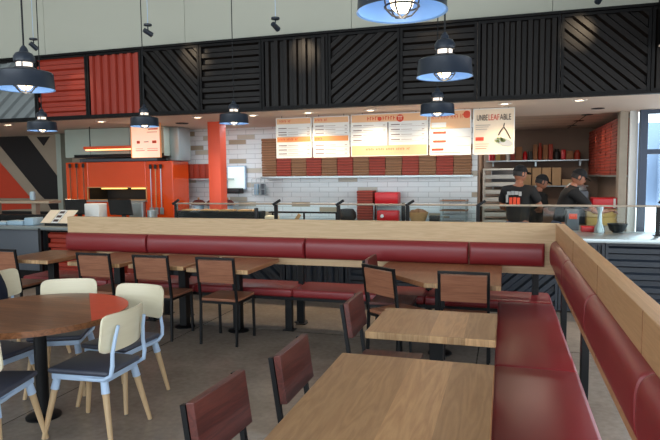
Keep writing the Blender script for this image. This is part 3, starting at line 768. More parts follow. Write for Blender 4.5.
def caps(u0, u1, v, h, n, m='ink_red'):
    """an unreadable line of capitals: upright strokes"""
    out = []; k = (u1-u0)/n
    for i in range(n):
        if i % 6 == 5: continue
        out.append((u0+i*k, u0+i*k+k*.28, v, v+h, m, 'text_lines', .0035)); out.append((u0+i*k, u0+i*k+k*.68, v+h*(.8 if i % 2 else .4), v+h*(1 if i % 2 else .6), m, 'text_lines', .0036))
    return out
gm = 'menu boards over the serving line'
BY = 8.2
b1 = [(0, 1, .86, 1, 'paper_tan', 'header_band', .002), (0, 1, .40, .53, 'paper_orange', 'price_band', .002)] + caps(.1, .42, .90, .06, 8) + caps(.06, .62, .435, .06, 14) + rows(.06, .97, [.74, .64, .575]) + rows(.06, .97, [.30, .19, .09])
board('menu_board', 'white menu board at the left end of the row, with an orange band', 'menu board', -3.33, -2.77, 1.925, 2.51, BY, 'plain_white', b1, gm)
b2 = [(0, 1, .86, 1, 'paper_tan', 'header_band', .002), (0, 1, .40, .53, 'paper_orange', 'price_band', .002)] + caps(.06, .40, .90, .06, 8) + caps(.06, .30, .435, .06, 6) + rows(.06, .97, [.77, .68, .59]) + rows(.06, .97, [.29, .18, .08])
board('menu_board', 'white menu board with an orange band, second in the row, under a ceiling light', 'menu board', -2.74, -2.19, 1.925, 2.51, BY, 'plain_white', b2, gm)
b3 = [(0, 1, .82, 1, 'paper_tan', 'header_band', .002), (0, 1, 0, .25, 'paper_tan', 'footer_band', .002), (.485, .497, .25, .80, 'ink_dark', 'divider', .004)] + caps(.22, .66, .86, .09, 13) + rows(.03, .47, [.73, .61, .49, .37]) + rows(.53, .97, [.73, .61, .49, .37]) + caps(.20, .78, .13, .05, 26) + caps(.27, .70, .05, .025, 26, 'ink_grey')
t = board('menu_board', 'widest menu board, two white columns under a header with a round red mark', 'menu board', -2.16, -1.05, 1.93, 2.52, BY, 'plain_white', b3, gm)
def disc(parent, x, z, r, m, nm='round_mark', y=-.004, th=.004):
    bm = bmesh.new(); bm_tube(bm, (x, y, z), (x, y-th, z), r, n=28); return link(nm, bm, m, parent)
disc(t, .165, .525, .052, 'ink_red'); disc(t, -.13, .525, .03, 'ink_red')
bm = bmesh.new()
for a, b in (((.13, .55), (.20, .55)), ((.15, .55), (.15, .50)), ((.18, .55), (.18, .50))): bm_tube(bm, (a[0], -.0095, a[1]), (b[0], -.0095, b[1]), .004, n=6)
link('mark_glyph', bm, 'paper_cream', t)
b4 = [(0, 1, .60, 1, 'paper_tan', 'header_band', .002), (.04, .40, .63, .74, 'plain_white', 'name_plate', .004)] + caps(.05, .82, .82, .10, 20) + caps(.07, .36, .665, .04, 8, 'ink_grey') + [(.08, .40, .485, .535, 'ink_red', 'text_lines', .0035), (.08, .40, .285, .335, 'ink_red', 'text_lines', .0035), (.05, .34, .10, .15, 'ink_red', 'text_lines', .0035), (.05, .75, .045, .06, 'ink_grey', 'text_lines', .003), (0, 1, .40, .406, 'ink_grey', 'text_lines', .003), (0, 1, .20, .206, 'ink_grey', 'text_lines', .003), (0, 1, .595, .60, 'ink_grey', 'text_lines', .003)]
t = board('menu_board', 'white menu board with red lines of text, between the widest one and the salad poster', 'menu board', -1.02, -.46, 1.925, 2.53, BY, 'plain_white', b4, gm)
disc(t, .225, .545, .05, 'ink_red')
b5 = [(.06, .26, .30, .38, 'ink_red', 'text_lines', .003), (.06, .42, .64, .655, 'ink_grey', 'text_lines', .003), (.06, .38, .60, .612, 'ink_grey', 'text_lines', .003), (.06, .34, .55, .562, 'ink_grey', 'text_lines', .003), (.06, .40, .22, .232, 'ink_grey', 'text_lines', .003), (.06, .36, .17, .182, 'ink_grey', 'text_lines', .003), (.06, .33, .12, .13, 'ink_red', 'text_lines', .003)]
t = board('salad_poster', 'cream poster reading UNBELEAFABLE above a plate of salad', 'poster', -.43, .11, 1.925, 2.53, BY, 'paper_cream', b5)
xs = -.225
for s, m in (('UNBE', 'ink_dark'), ('LEAF', 'ink_red'), ('ABLE', 'ink_dark')):
    bm = text_bm(s, .125, .0015); wmax = max(v.co.x for v in bm.verts)
    for v in bm.verts: v.co = Vector((xs+v.co.x*.145/wmax, -.006-v.co.z, .455+v.co.y*.9))
    link('headline', bm, m, t); xs += .152
bm = bmesh.new(); bm_tube(bm, (.13, -.001, .15), (.13, -.004, .15), .12, n=36)
for v in bm.verts: v.co.z = .16+(v.co.z-.15)*.42 - (v.co.x-.13)*.25
link('plate_picture', bm, 'plate_grey', t)
bm = bmesh.new()
for k in range(26):
    a = random.random()*2*PI; r = .07*math.sqrt(random.random()); x, z = .09+r*math.cos(a), .185+r*.45*math.sin(a)
    bm_box(bm, (x, -.006, z), (.028, .003, .014), rot=Matrix.Rotation(random.random()*3, 3, 'Y'))
link('salad_picture', bm, 'salad_green', t)
bm = bmesh.new(); bm_path(bm, [(.06, -.006, .25), (.10, -.006, .32), (.13, -.006, .36), (.17, -.006, .30), (.22, -.006, .20)], .008, 6); bm_path(bm, [(.13, -.006, .37), (.14, -.006, .41)], .006, 6); link('dressing_picture', bm, 'ink_dark', t)
# promotion board over the oven
bp = [(.20, .30, .42, .50, 'ink_red', 'text_lines', .004), (.44, .60, .455, .475, 'ink_dark', 'text_lines', .004), (.72, .86, .42, .50, 'ink_red', 'text_lines', .004), (.60, .92, .82, .86, 'ink_red', 'text_lines', .004), (.55, .90, .74, .76, 'ink_grey', 'text_lines', .004), (.15, .45, .20, .215, 'ink_red', 'text_lines', .004), (.55, .90, .20, .215, 'ink_red', 'text_lines', .004), (.15, .40, .26, .27, 'ink_red', 'text_lines', .004), (.55, .9, .26, .27, 'ink_red', 'text_lines', .004)]
board('promotion_board', 'brightly lit cream and orange promotion board hanging at the right of the oven', 'poster', -6.05, -5.48, 1.98, 2.54, 8.4, 'promo_downlit', bp)

# ------------------------------------------------------------------ oven, hood, tools
t = thing('pizza_oven', 'big glossy orange red oven with a wide low opening', 'oven', (-6.93, 9.5, 0))
x0, x1 = -1.10, 1.22
bm = bmesh.new()
bm_box(bm, ((x0-.6)/2, -.125, .97), (-.6-x0, .55, 1.94), .01); bm_box(bm, ((x1+.66)/2, -.125, .97), (x1-.66, .55, 1.94), .01)
bm_box(bm, (.03, -.125, 1.705), (1.26, .55, .47), .01); bm_box(bm, (.03, -.125, .615), (1.26, .55, 1.23), .01); link('oven_body', bm, 'oven_red', t)
bm = bmesh.new(); bm_box(bm, (.03, -.12, 1.35), (1.25, .52, .235));
for f in [f for f in bm.faces if f.calc_center_median().y < -.3]: bm.faces.remove(f)
link('oven_chamber', bm, 'oven_dark', t)
bm = bmesh.new()
for z in (1.235, 1.468): bm_box(bm, (.03, -.405, z), (1.30, .02, .018))
for x in (-.61, .67): bm_box(bm, (x, -.405, 1.35), (.02, .02, .25))
link('opening_trim', bm, 'basket_tan', t)
for x in (-.25, .42):
    bm = bmesh.new(); bm_box(bm, (x, -.1, 1.44), (.5, .12, .02), .004); link('oven_lamp', bm, 'oven_glow', t)
bm = bmesh.new(); bm_box(bm, (.03, -.43, 1.215), (1.3, .07, .02)); link('oven_ledge', bm, 'stainless', t)
bm = bmesh.new(); bm_box(bm, (.50, -.46, .98), (.30, .1, .44), .02); o = link('control_box', bm, 'stainless', t)
t = thing('extractor_hood', 'stainless steel hood over the orange oven', 'hood', (-6.83, 9.4, 2.05))
bm = bmesh.new(); bm_box(bm, (0, 0, .235), (2.12, .9, .52), .004); link('hood_body', bm, 'galvanised', t)
bm = bmesh.new(); bm_box(bm, (.1, -.44, -.0), (1.9, .05, .05)); link('hood_lip', bm, 'black_steel', t)
for x in (-.5, .35): bm = bmesh.new(); bm_box(bm, (x, -.452, .25), (.006, .004, .48)); link('hood_seam', bm, 'machine_grey', t)
box('flue_panel', (-5.675, 9.33, 1.945), (.17, .40, .60), 'stainless', .004, label='tall stainless panel between oven and the red upright boxes', cat='panel')
box('oven_top_pipe', (-6.9, 9.3, 1.945), (1.7, .3, .06), 'machine_grey', .01, label='grey duct lying on top of the orange oven', cat='duct')
t = thing('heat_lamp', 'long glowing orange heat lamp hung in front of the hood', 'lamp', (-6.60, 8.62, 2.12))
bm = bmesh.new(); bm_box(bm, (0, 0, .055), (1.12, .12, .05), .005); link('housing', bm, 'oven_red', t)
bm = bmesh.new(); bm_box(bm, (0, -.035, .018), (1.04, .04, .026), .006); link('heating_element', bm, 'heat_glow', t)
bm = bmesh.new()
for x in (-.46, .40): bm_tube(bm, (x, 0, .08), (x, 0, .43), .008, n=8)
link('hanging_rod', bm, 'black_steel', t)
def peel(label, x, z0, z1, col, y=9.06):
    t = thing('pizza_peel', label, 'oven tool', (x, y, z0), 0, 'long oven tools hanging on the orange oven')
    bm = bmesh.new(); bm_tube(bm, (0, 0, 0), (0, 0, z1-z0-.05), .009, n=8); link('handle', bm, col, t, smooth=True)
    bm = bmesh.new(); bm_box(bm, (0, 0, z1-z0-.02), (.05, .02, .08), .006); link('grip', bm, 'black_plastic', t)
    bm = bmesh.new(); bm_box(bm, (0, 0, -.06), (.08, .006, .12), .002); link('blade', bm, 'stainless', t)
for i, (x, w) in enumerate(((-7.90, 'first'), (-7.75, 'second'), (-7.60, 'third'))): peel('oven tool hanging left of the oven opening, %s from the left' % w, x, 1.16, 1.90, 'kraft')
for i, (x, w, c) in enumerate(((-6.14, 'nearest the opening', 'stainless'), (-6.04, 'the wooden handled middle one', 'basket_tan'), (-5.93, 'nearest the oven edge', 'stainless'))): peel('oven tool hanging right of the oven opening, %s' % w, x, 1.10, 1.86, c)

# orange pillar
box('pillar', (-4.605, 8.71, 0), (.22, .22, 2.55), 'pillar_orange', .004, label='square orange painted pillar behind the serving counter', cat='pillar')

# ------------------------------------------------------------------ pizza boxes
def pizza_box(name, w, d, h, m1, m2):
    bm = bmesh.new(); bm_box(bm, (0, 0, h*.5), (w, d, h*.94), .003); o = link(name, bm, m1); return o
def add_lid(o, w, d, h, m2):
    bm = bmesh.new(); bm_box(bm, (0, 0, h*.40), (w+.002, d+.002, h*.22)); link('tuck_flap', bm, m2, o)
kb = pizza_box('pizza_box', .276, .29, .045, 'kraft', 'kraft_edge'); add_lid(kb, .276, .29, .045, 'kraft_edge')
rb = pizza_box('pizza_box', .276, .29, .045, 'red_card', 'red_card_edge'); add_lid(rb, .276, .29, .045, 'red_card_edge')
used = set()
ORD = ['bottom', 'second', 'third', 'fourth', 'fifth', 'sixth', 'seventh', 'eighth', 'ninth', 'tenth', 'eleventh', 'twelfth', 'thirteenth', 'fourteenth', 'fifteenth', 'sixteenth', 'seventeenth', 'eighteenth']
NTH = ['first', 'second', 'third', 'fourth', 'fifth', 'sixth', 'seventh', 'eighth', 'ninth', 'tenth', 'eleventh', 'twelfth', 'thirteenth']
bm = bmesh.new(); bm_box(bm, (-2.38, 9.83, 1.625), (3.74, .33, .03), .003)
o = link('wall_shelf', bm, 'stainless'); tag(o, 'long stainless wall shelf carrying the stacks of pizza boxes', 'shelf')
def put_box(src, loc, rz, label, group):
    if src.name in used: c = copy_tree(src)
    else: c = src; used.add(src.name)
    c.location = loc; c.rotation_euler = (0, 0, rz); tag(c, label, 'pizza box', group)
for s in range(13):
    x = -4.09+s*.2846; kraft = s % 2 == 0
    for k in range(15 if s == 0 else 11):
        j = random.uniform(-.003, .003)
        put_box(kb if kraft else rb, (x+j, 9.83+random.uniform(-.008, .008), 1.641+k*.0455), random.uniform(-.006, .006),
                '%s pizza box, %s up in wall shelf stack %s from the left' % ('brown' if kraft else 'red', ORD[k], NTH[s]), 'pizza boxes stacked on the long wall shelf')
# left shelf: red boxes standing on edge
bm = bmesh.new(); bm_box(bm, (-5.55, 9.85, 1.60), (1.3, .28, .03), .003); o = link('wall_shelf', bm, 'stainless'); tag(o, 'short stainless wall shelf left of the orange pillar', 'shelf')
for k in range(8):
    o = box('pizza_box', (-6.10+k*.127, 9.85, 1.617), (.118, .27, .27), 'red_card', .004, label='red box standing on edge on the short shelf, %s from the left' % NTH[k], cat='pizza box', group='red boxes on the short shelf left of the pillar')
# side wall stacks
bm = bmesh.new(); bm_box(bm, (1.71, 11.25, 1.60), (.20, 3.2, .03), .003); o = link('wall_shelf', bm, 'stainless'); tag(o, 'shelf on the right store room wall under tall stacks of red boxes', 'shelf')
for s in range(6):
    for k in range(16):
        put_box(rb, (1.705+random.uniform(-.006, .006), 9.93+s*.52+random.uniform(-.01, .01), 1.617+k*.0535), PI/2+random.uniform(-.02, .02), 'red pizza box, %s up in tall right wall stack %s from the front' % (ORD[k], NTH[s]), 'tall stacks of pizza boxes on the right wall')
for o in list(bpy.data.objects):
    if o.get('category') == 'pizza box' and o.location.x > 1.65: o.scale = (1.7, .66, 1.17)
# back counter stack
for k in range(11):
    put_box(rb, (-2.30, 9.76, .884+k*.0455), random.uniform(-.03, .03), 'red pizza box, %s up in the stack on the back counter' % ORD[k], 'red boxes stacked on the back counter')
# ------------------------------------------------------------------ sneeze guard on the counter
ty = 7.62
t = thing('sneeze_guard', 'glass guard with a dark top rail along the serving counter', 'sneeze guard', (-1.6, ty, .878+.026))
zb = 0
posts = [-4.75, -3.13, -2.2, -1.24, -.33, 1.74]
bm = bmesh.new(); bm_box(bm, (-1.48+1.6, -.02, .352), (6.46, .05, .022), .003); link('top_rail', bm, 'post_stone', t)
for x in posts:
    bm = bmesh.new(); bm_box(bm, (x+1.6, .02, .17), (.045, .045, .34), .003); bm_box(bm, (x+1.6+.04, -.05, .375), (.13, .03, .035), .003, Matrix.Rotation(-.55 if x < 1.5 else .55, 3, 'Y')); bm_box(bm, (x+1.6, .02, .004), (.09, .09, .008))
    link('post', bm, 'black_steel', t)
for a, b in zip(posts, posts[1:]):
    bm = bmesh.new(); bm_box(bm, ((a+b)/2+1.6, .0, .18), (b-a-.06, .008, .31)); link('pane', bm, 'clear_glass', t)
CT = .904     # worktop height
g = 'things on the serving counter'
def lathe_thing(name, label, cat, loc, prof, m, group=None, n=24):
    bm = bmesh.new(); bm_lathe(bm, prof, n=n); o = link(name, bm, m, None, loc, smooth=True); return tag(o, label, cat, group)
# tills (backs of black screens leaning left)
def till(label, x):
    t = thing('till_screen', label, 'till', (x, 7.9, CT), 0, 'two tills on the counter')
    bm = bmesh.new(); bm_box(bm, (0, 0, .012), (.24, .2, .024), .006); link('base', bm, 'black_plastic', t)
    bm = bmesh.new(); bm_box(bm, (.03, .0, .10), (.06, .05, .17), .006); link('stand', bm, 'black_plastic', t)
    rot = Matrix.Rotation(.28, 3, 'Y') @ Matrix.Rotation(-.45, 3, 'X')
    bm = bmesh.new(); bm_box(bm, (-.02, -.02, .27), (.42, .035, .26), .008, Matrix.Rotation(-.35, 3, 'X'))
    for v in bm.verts: v.co.x -= (v.co.z-.27)*.42
    s = link('screen', bm, 'screen_black', t)
till('left of two black till screens in front of the orange oven', -6.76)
till('right of two black till screens, below the oven opening', -5.90)
for i, (x, y, w, d, h, m, nm, lb, ct) in enumerate((
    (-6.37, 7.85, .28, .2, .33, 'plain_white', 'receipt_printer', 'white printer box between the two till screens', 'printer'),
    (-6.28, 7.5, .12, .05, .07, 'paper_cream', 'card_holder', 'small cream card stand left of the white printer', 'card stand'),
    (-6.05, 7.55, .10, .08, .06, 'black_plastic', 'card_reader', 'small dark card reader in front of the white printer', 'card reader'),
    (-5.80, 7.48, .30, .10, .07, 'paper_cream', 'leaflet_tray', 'cream tray of leaflets below the right till screen', 'tray'))):
    box(nm, (x, y, CT), (w, d, h), m, .01, label=lb, cat=ct)
# leaflet rack: tilted cream cards with dark squares
t = thing('leaflet_rack', 'tilted rack of cream cards with dark squares at the left counter end', 'rack', (-6.70, 7.42, CT))
bm = bmesh.new(); bm_box(bm, (0, .05, .02), (.52, .2, .04), .003); link('base', bm, 'black_plastic', t)
tl = Matrix.Rotation(-.6, 3, 'X')
for k, (x, m) in enumerate(((-.20, 'paper_cream'), (-.03, 'plain_white'), (.14, 'paper_cream'))):
    bm = bmesh.new(); bm_box(bm, (x, .02, .14), (.19 if k != 1 else .13, .01, .24), .002, tl)
    for v in bm.verts: v.co.x += (v.co.z-.14)*.45
    c = link('card', bm, m, t)
    if k == 1:
        bm = bmesh.new()
        for z in (-.07, 0, .07): bm_box(bm, (x, -.006, .0), (.09, .004, .04))
        vs = list(bm.verts)
        for i, v in enumerate(vs): v.co.z += (-.075, 0, .075)[i//8]; v.co = tl @ (v.co-Vector((x, 0, 0))) + Vector((x, .02, .14)); v.co.x += (v.co.z-.14)*.45
        link('printed_square', bm, 'ink_dark', c)
for k, (x, h, w) in enumerate(((-7.86, .05, .3), (-7.52, .07, .32), (-7.24, .12, .18))):
    box('napkin_tray', (x, 7.45, CT), (w, .22, h), 'light_blue', .012, label=('low pale blue napkin tray at the left photo edge', 'pale blue napkin tray, middle one on the grey counter end', 'taller pale blue napkin box beside the black aisle post')[k], cat='tray', group='pale blue trays on the left counter end')
box('condiment_rail', (-7.9, 8.0, CT), (1.3, .2, .12), 'black_steel', .01, label='long black rack behind the pale blue trays', cat='rack')
box('blue_bottle', (-8.36, 8.6, 1.2405), (.09, .08, .17), 'light_blue', .03, label='pale blue bottle on the ledge in front of the mural', cat='bottle')
bm = bmesh.new(); bm_box(bm, (0, 0, 1.215), (1.5, .3, .045), .004); bm_box(bm, (.3, .0, .6), (.1, .1, 1.2), .003); bm_box(bm, (-.6, .0, .6), (.1, .1, 1.2), .003); o = link('standing_ledge', bm, 'mural_tan', None, (-8.6, 8.6, 0)); tag(o, 'tan standing ledge on posts in front of the mural', 'ledge')
lathe_thing('utensil_bucket', 'tall steel bucket of utensils in front of the oven edge', 'bucket', (-5.38, 7.95, CT), [(0, 0), (.07, 0), (.08, .22), (.072, .22), (.065, .01), (0, .01)], 'stainless')
# left back counter: jars with domed lids
for k, (x, w) in enumerate(((-5.50, 'left'), (-5.20, 'middle'), (-4.90, 'right'))):
    t = thing('sauce_jar', 'clear jar with a brown domed lid on the back counter, %s of three' % w, 'jar', (x, 9.62, .88), 0, 'jars with domed lids left of the pillar')
    bm = bmesh.new(); bm_lathe(bm, [(0, 0), (.09, 0), (.10, .05), (.10, .22), (.09, .24), (0, .24)]); link('jar_body', bm, 'light_blue', t, smooth=True)
    bm = bmesh.new(); bm_lathe(bm, [(0, .24), (.14, .24), (.13, .28), (.08, .33), (0, .35)]); link('lid', bm, 'red_card_edge', t, smooth=True)
    bm = bmesh.new(); bm_lathe(bm, [(.0, .35), (.02, .35), (.022, .38), (0, .385)]); link('knob', bm, 'basket_tan', t, smooth=True)
t = thing('prep_fridge', 'long low black prep unit on the counter between oven and pillar', 'prep unit', (-4.22, 8.02, CT))
bm = bmesh.new(); bm_box(bm, (0, 0, .11), (1.44, .22, .22), .008); link('body', bm, 'black_steel', t)
bm = bmesh.new()
for k in range(4): bm_box(bm, (-.50+k*.32, -.0, .225), (.24, .16, .03), .003)
link('pan_insert', bm, 'basket_tan', t)
# screen on wall
t = thing('wall_monitor', 'pale glowing rectangular screen right of the orange pillar', 'monitor', (-4.86, 9.94, 1.40))
bm = bmesh.new(); bm_box(bm, (0, .01, .225), (.38, .05, .45), .004); link('housing', bm, 'pale_steel', t)
bm = bmesh.new(); bm_box(bm, (0, -.018, .225), (.34, .006, .41)); link('screen', bm, 'light_panel', t)
box('monitor_shelf_box', (-4.86, 9.80, 1.33), (.32, .2, .10), 'black_plastic', .01, label='black box fixed below the pale glowing screen', cat='box')
bm = bmesh.new()
for z in (0, .11, .22, .30):
    bm_tube(bm, (-.13, -.09, z), (.13, -.09, z), .006, n=6); bm_tube(bm, (-.13, .06, z), (.13, .06, z), .006, n=6)
for x in (-.13, -.04, .05, .13):
    bm_tube(bm, (x, -.09, 0), (x, -.09, .30), .005, n=6); bm_tube(bm, (x, -.09, 0), (x, .06, 0), .005, n=6)
t = thing('wire_rack', 'small wire rack on the tiles left of the box shelf', 'rack', (-4.36, 9.90, 1.30)); link('frame', bm, 'stainless', t)
for k, (x, m) in enumerate(((-.07, 'light_blue'), (.06, 'machine_grey'))): box('rack_bottle', (-4.36+x, 9.885, 1.308), (.09, .08, .2), m, .02, label='%s bottle in the small wire rack on the tiles' % ('pale blue', 'grey')[k], cat='bottle')
# things on the back counter
BC = .88
lathe_thing('covered_pan', 'wide dark covered pan on the back counter beside the red boxes', 'pan', (-2.62, 9.60, BC), [(0, 0), (.14, 0), (.17, .05), (.16, .13), (.12, .19), (0, .20)], 'oven_dark')
t = thing('wire_stand', 'small steel stand holding a bright red tray on the back counter', 'stand', (-1.92, 9.72, BC))
bm = bmesh.new(); bm_box(bm, (0, 0, .27), (.46, .34, .012), .002); link('shelf', bm, 'stainless', t)
for x in (-.21, .21):
    for y in (-.15, .15): bm = bmesh.new(); bm_tube(bm, (x, y, 0), (x, y, .265), .01, n=8); link('leg', bm, 'stainless', t)
box('red_tray', (-1.92, 9.72, BC+.277), (.40, .28, .2), 'signal_red', .02, label='bright red tray box on the small steel stand', cat='box')
box('red_cooler', (-1.86, 9.46, BC), (.36, .15, .18), 'signal_red', .015, label='bright red box with a round white mark on the back counter', cat='box')
bm = bmesh.new(); bm_tube(bm, (-1.95, 9.385, BC+.09), (-1.95, 9.379, BC+.09), .03, n=20); o = link('round_mark', bm, 'plain_white', bpy.data.objects['red_cooler']); o.matrix_parent_inverse = Matrix.Translation((1.86, -9.46, -BC))
box('sanitiser_bottle', (-1.62, 9.55, BC), (.06, .06, .30), 'black_plastic', .015, label='slim black bottle right of the red boxes', cat='bottle')
t = thing('bread_basket', 'woven tan basket on the back counter', 'basket', (-1.38, 9.6, BC))
bm = bmesh.new(); bm_lathe(bm, [(0, 0), (.12, 0), (.17, .15), (.155, .15), (.11, .012), (0, .012)]); link('basket', bm, 'basket_tan', t, smooth=True)
bm = bmesh.new()
for k in range(9):
    a = k*.9; r = .09 if k < 7 else .03; q = bmesh.ops.create_icosphere(bm, subdivisions=2, radius=.055)
    for v in q['verts']: v.co = Vector((v.co.x+r*math.cos(a), v.co.y+r*math.sin(a), v.co.z*.8+.14+.01*(k % 3)))
link('bread_rolls', bm, 'kraft', t, smooth=True)
bpy.data.objects['bread_rolls']['kind'] = 'stuff'
t = thing('tray_rack', 'low rack of four steel trays at the right end of the back counter', 'rack', (-.80, 9.7, BC))
for x in (-.2, .2):
    for y in (-.16, .16): bm = bmesh.new(); bm_tube(bm, (x, y, 0), (x, y, .36), .01, n=8); link('post', bm, 'stainless', t)
for k in range(4): bm = bmesh.new(); bm_box(bm, (0, 0, .10+k*.08), (.44, .36, .014), .003); link('tray', bm, ('stainless', 'kraft')[k % 2], t)
box('black_pan', (-1.10, 9.5, BC), (.16, .14, .10), 'black_plastic', .01, label='small square black pan left of the tray rack', cat='pan')
# counter line tubs behind the glass
for k in range(9):
    x = -3.0+k*.30
    t = thing('topping_tub', 'steel topping tub in the serving line, %s from the left' % NTH[k], 'tub', (x, 7.86, CT), 0, 'topping tubs behind the glass guard')
    bm = bmesh.new(); bm_box(bm, (0, 0, .03), (.26, .30, .06), .006); link('tub', bm, 'stainless', t)
    bm = bmesh.new(); bm_box(bm, (0, 0, .062), (.22, .26, .012), .005); link('topping', bm, ('salad_green', 'red_card', 'paper_cream')[k % 3], t)
bm = bmesh.new(); bm_box(bm, (-2.85, 8.05, CT+.205), (1.1, .10, .02), .003)
for x in (-3.35, -2.85, -2.35): bm_box(bm, (x, 8.05, CT+.1), (.02, .03, .196))
o = link('ticket_shelf', bm, 'container_frame'); tag(o, 'narrow dark ticket shelf behind the glass guard', 'shelf')
box('wooden_paddle', (-2.86, 7.72, CT), (.05, .02, .22), 'basket_tan', .004, label='tan wooden paddle leaning behind the glass near the second post', cat='paddle', rot=Matrix.Rotation(.6, 3, 'Y'))

for k, (x, y, w, d, h, m, nm, lb, ct) in enumerate((
    (-3.32, 7.95, .18, .16, .16, 'paper_cream', 'napkin_box', 'cream napkin box on the counter right of the orange pillar', 'box'),
    (-3.95, 7.55, .10, .10, .12, 'stainless', 'steel_cup', 'small steel cup in front of the low black prep unit', 'cup'),
    (-4.02, 7.9+.27, .16, .08, .20, 'cardboard', 'small_carton', 'small brown carton behind the low black prep unit', 'carton'),
    (-5.12, 7.6, .22, .14, .10, 'black_steel', 'knife_block', 'low black box on the counter left of the orange pillar', 'box'),
    (-3.40, 7.56, .05, .05, .30, 'black_plastic', 'pepper_mill', 'slim black pepper mill just left of the second guard post', 'mill'))):
    box(nm, (x, y, CT), (w, d, h), m, .012, label=lb, cat=ct)
# ------------------------------------------------------------------ store room
t = thing('tray_trolley', 'tall pale trolley of trays behind the left worker', 'trolley', (-.08, 11.0, 0))
for x in (-.29, .29): 
    for y in (-.28, .28): bm = bmesh.new(); bm_box(bm, (x, y, .86), (.035, .035, 1.72), .003); link('post', bm, 'shelf_white', t)
bm = bmesh.new(); bm_box(bm, (0, 0, 1.73), (.62, .6, .03), .003); link('top', bm, 'shelf_white', t)
for k in range(11): bm = bmesh.new(); bm_box(bm, (0, 0, .25+k*.135), (.54, .56, .07), .006); link('tray', bm, 'shelf_white', t)
for z, lb in ((1.90, 'upper'), (1.38, 'lower')):
    t = thing('store_shelf', '%s shelf on the rear store room wall' % lb, 'shelf', (.75, 12.72, z))
    bm = bmesh.new(); bm_box(bm, (-.15, 0, .012), (1.98, .40, .025), .003); link('board', bm, 'stainless', t)
    bm = bmesh.new()
    for x in (-1, -.15, .7): bm_box(bm, (x, .1, -.05), (.03, .2, .1))
    link('bracket', bm, 'stainless', t)
random.seed(9)
x = -.34; k = 0
while x < 1.45:
    w = random.choice((.08, .09, .10, .13)); h = random.uniform(.16, .28 if x < .5 else .36); m = random.choice(('signal_red', 'red_card', 'signal_red', 'kraft', 'plain_white', 'yellow_card', 'oven_dark'))
    cn = {'signal_red': 'bright red', 'red_card': 'dull red', 'kraft': 'brown', 'plain_white': 'white', 'yellow_card': 'yellowish', 'oven_dark': 'dark'}[m]
    if k % 3 == 0:
        prof = [(0, 0), (w*.46, 0), (w*.48, .02), (w*.48, h*.72), (w*.3, h*.84), (w*.3, h), (0, h)]
        lathe_thing('supply_tin', '%s tin on the upper store shelf, %s item from the left' % (cn, (ORD[k].replace('bottom', 'first') if k < 18 else ('nineteenth', 'twentieth', 'twenty first', 'twenty second', 'last but one', 'last')[k-18])), 'tin', (x+w/2, 12.62, 1.926), prof, m, 'supplies on the upper store room shelf', 16)
    else: box('supply_packet', (x+w/2, 12.62, 1.926), (w, .16, h), m, .006, label='%s packet on the upper store shelf, %s item from the left' % (cn, (ORD[k].replace('bottom', 'first') if k < 18 else ('nineteenth', 'twentieth', 'twenty first', 'twenty second', 'last but one', 'last')[k-18])), cat='packet', group='supplies on the upper store room shelf')
    x += w+.015; k += 1
for k in range(4):
    box('carton', (.42+k*.19, 12.62, 1.406), (.17, .3, .36), 'cardboard', .004, label='brown carton on the lower store room shelf, %s from the left' % NTH[k], cat='carton', group='cartons on the lower store room shelf')
box('flat_carton', (1.30, 12.62, 1.406), (.4, .3, .12), 'cardboard', .004, label='wide flat carton on the lower shelf right of the upright cartons', cat='carton')
box('dark_bin', (-.0, 12.62, 1.406), (.55, .3, .32), 'machine_grey', .01, label='dark grey bin on the lower shelf left of the cartons', cat='bin')
# prep bench at the right with a machine and boxes
box('prep_bench', (1.25, 9.75, 0), (.9, .62, .86), 'post_stone', .005, label='tan prep bench in front of the leaning worker', cat='bench')
box('slicer_machine', (1.06, 9.85, .863), (.36, .34, .52), 'machine_grey', .03, label='blue grey machine in front of the leaning worker', cat='machine')
lathe_thing('machine_dome', 'shiny steel dome on top of the blue grey machine', 'dome', (1.06, 9.85, 1.385), [(0, 0), (.17, 0), (.15, .06), (.08, .11), (0, .12)], 'stainless')
t = thing('delivery_bag', 'red insulated bag at the right end of the prep bench', 'bag', (1.47, 9.62, .863+.255))
bm = bmesh.new(); bm_box(bm, (0, 0, .08), (.42, .30, .16), .02, seg=3); link('bag_body', bm, 'signal_red', t, smooth=True)
bm = bmesh.new(); bm_box(bm, (.10, -.152, .08), (.03, .004, .14)); link('label_strip', bm, 'plain_white', t)
for k in range(2):
    box('yellow_carton', (1.42, 9.56, .863+k*.126), (.46, .22, .122), 'yellow_card', .005, label='tan yellow carton under the red bag, %s of two' % ('lower', 'upper')[k], cat='carton', group='yellow cartons on the prep bench')
t = thing('cold_cabinet', 'blue grey steel cabinet with an orange label behind the serving counter', 'cabinet', (.87, 8.4, 0))
bm = bmesh.new(); bm_box(bm, (0, 0, .58), (.15, .3, 1.16), .006); link('body', bm, 'machine_grey', t)
bm = bmesh.new(); bm_box(bm, (0, -.152, 1.08), (.10, .004, .07)); link('label', bm, 'ink_red', t)
lathe_thing('glass_flask', 'tall shiny flask on the right end of the counter', 'flask', (1.14, 7.88, CT), [(0, 0), (.06, 0), (.065, .05), (.03, .12), (.022, .25), (.04, .30), (.04, .34), (0, .34)], 'stainless')
lathe_thing('black_bowl', 'black bowl on the counter beside the shiny flask', 'bowl', (1.36, 7.97, CT), [(0, 0), (.05, 0), (.09, .03), (.12, .11), (.11, .11), (.08, .04), (0, .015)], 'black_plastic')
box('red_tub', (1.02, 8.0, CT), (.16, .12, .07), 'signal_red', .01, label='small red tub on the counter left of the shiny flask', cat='tub')

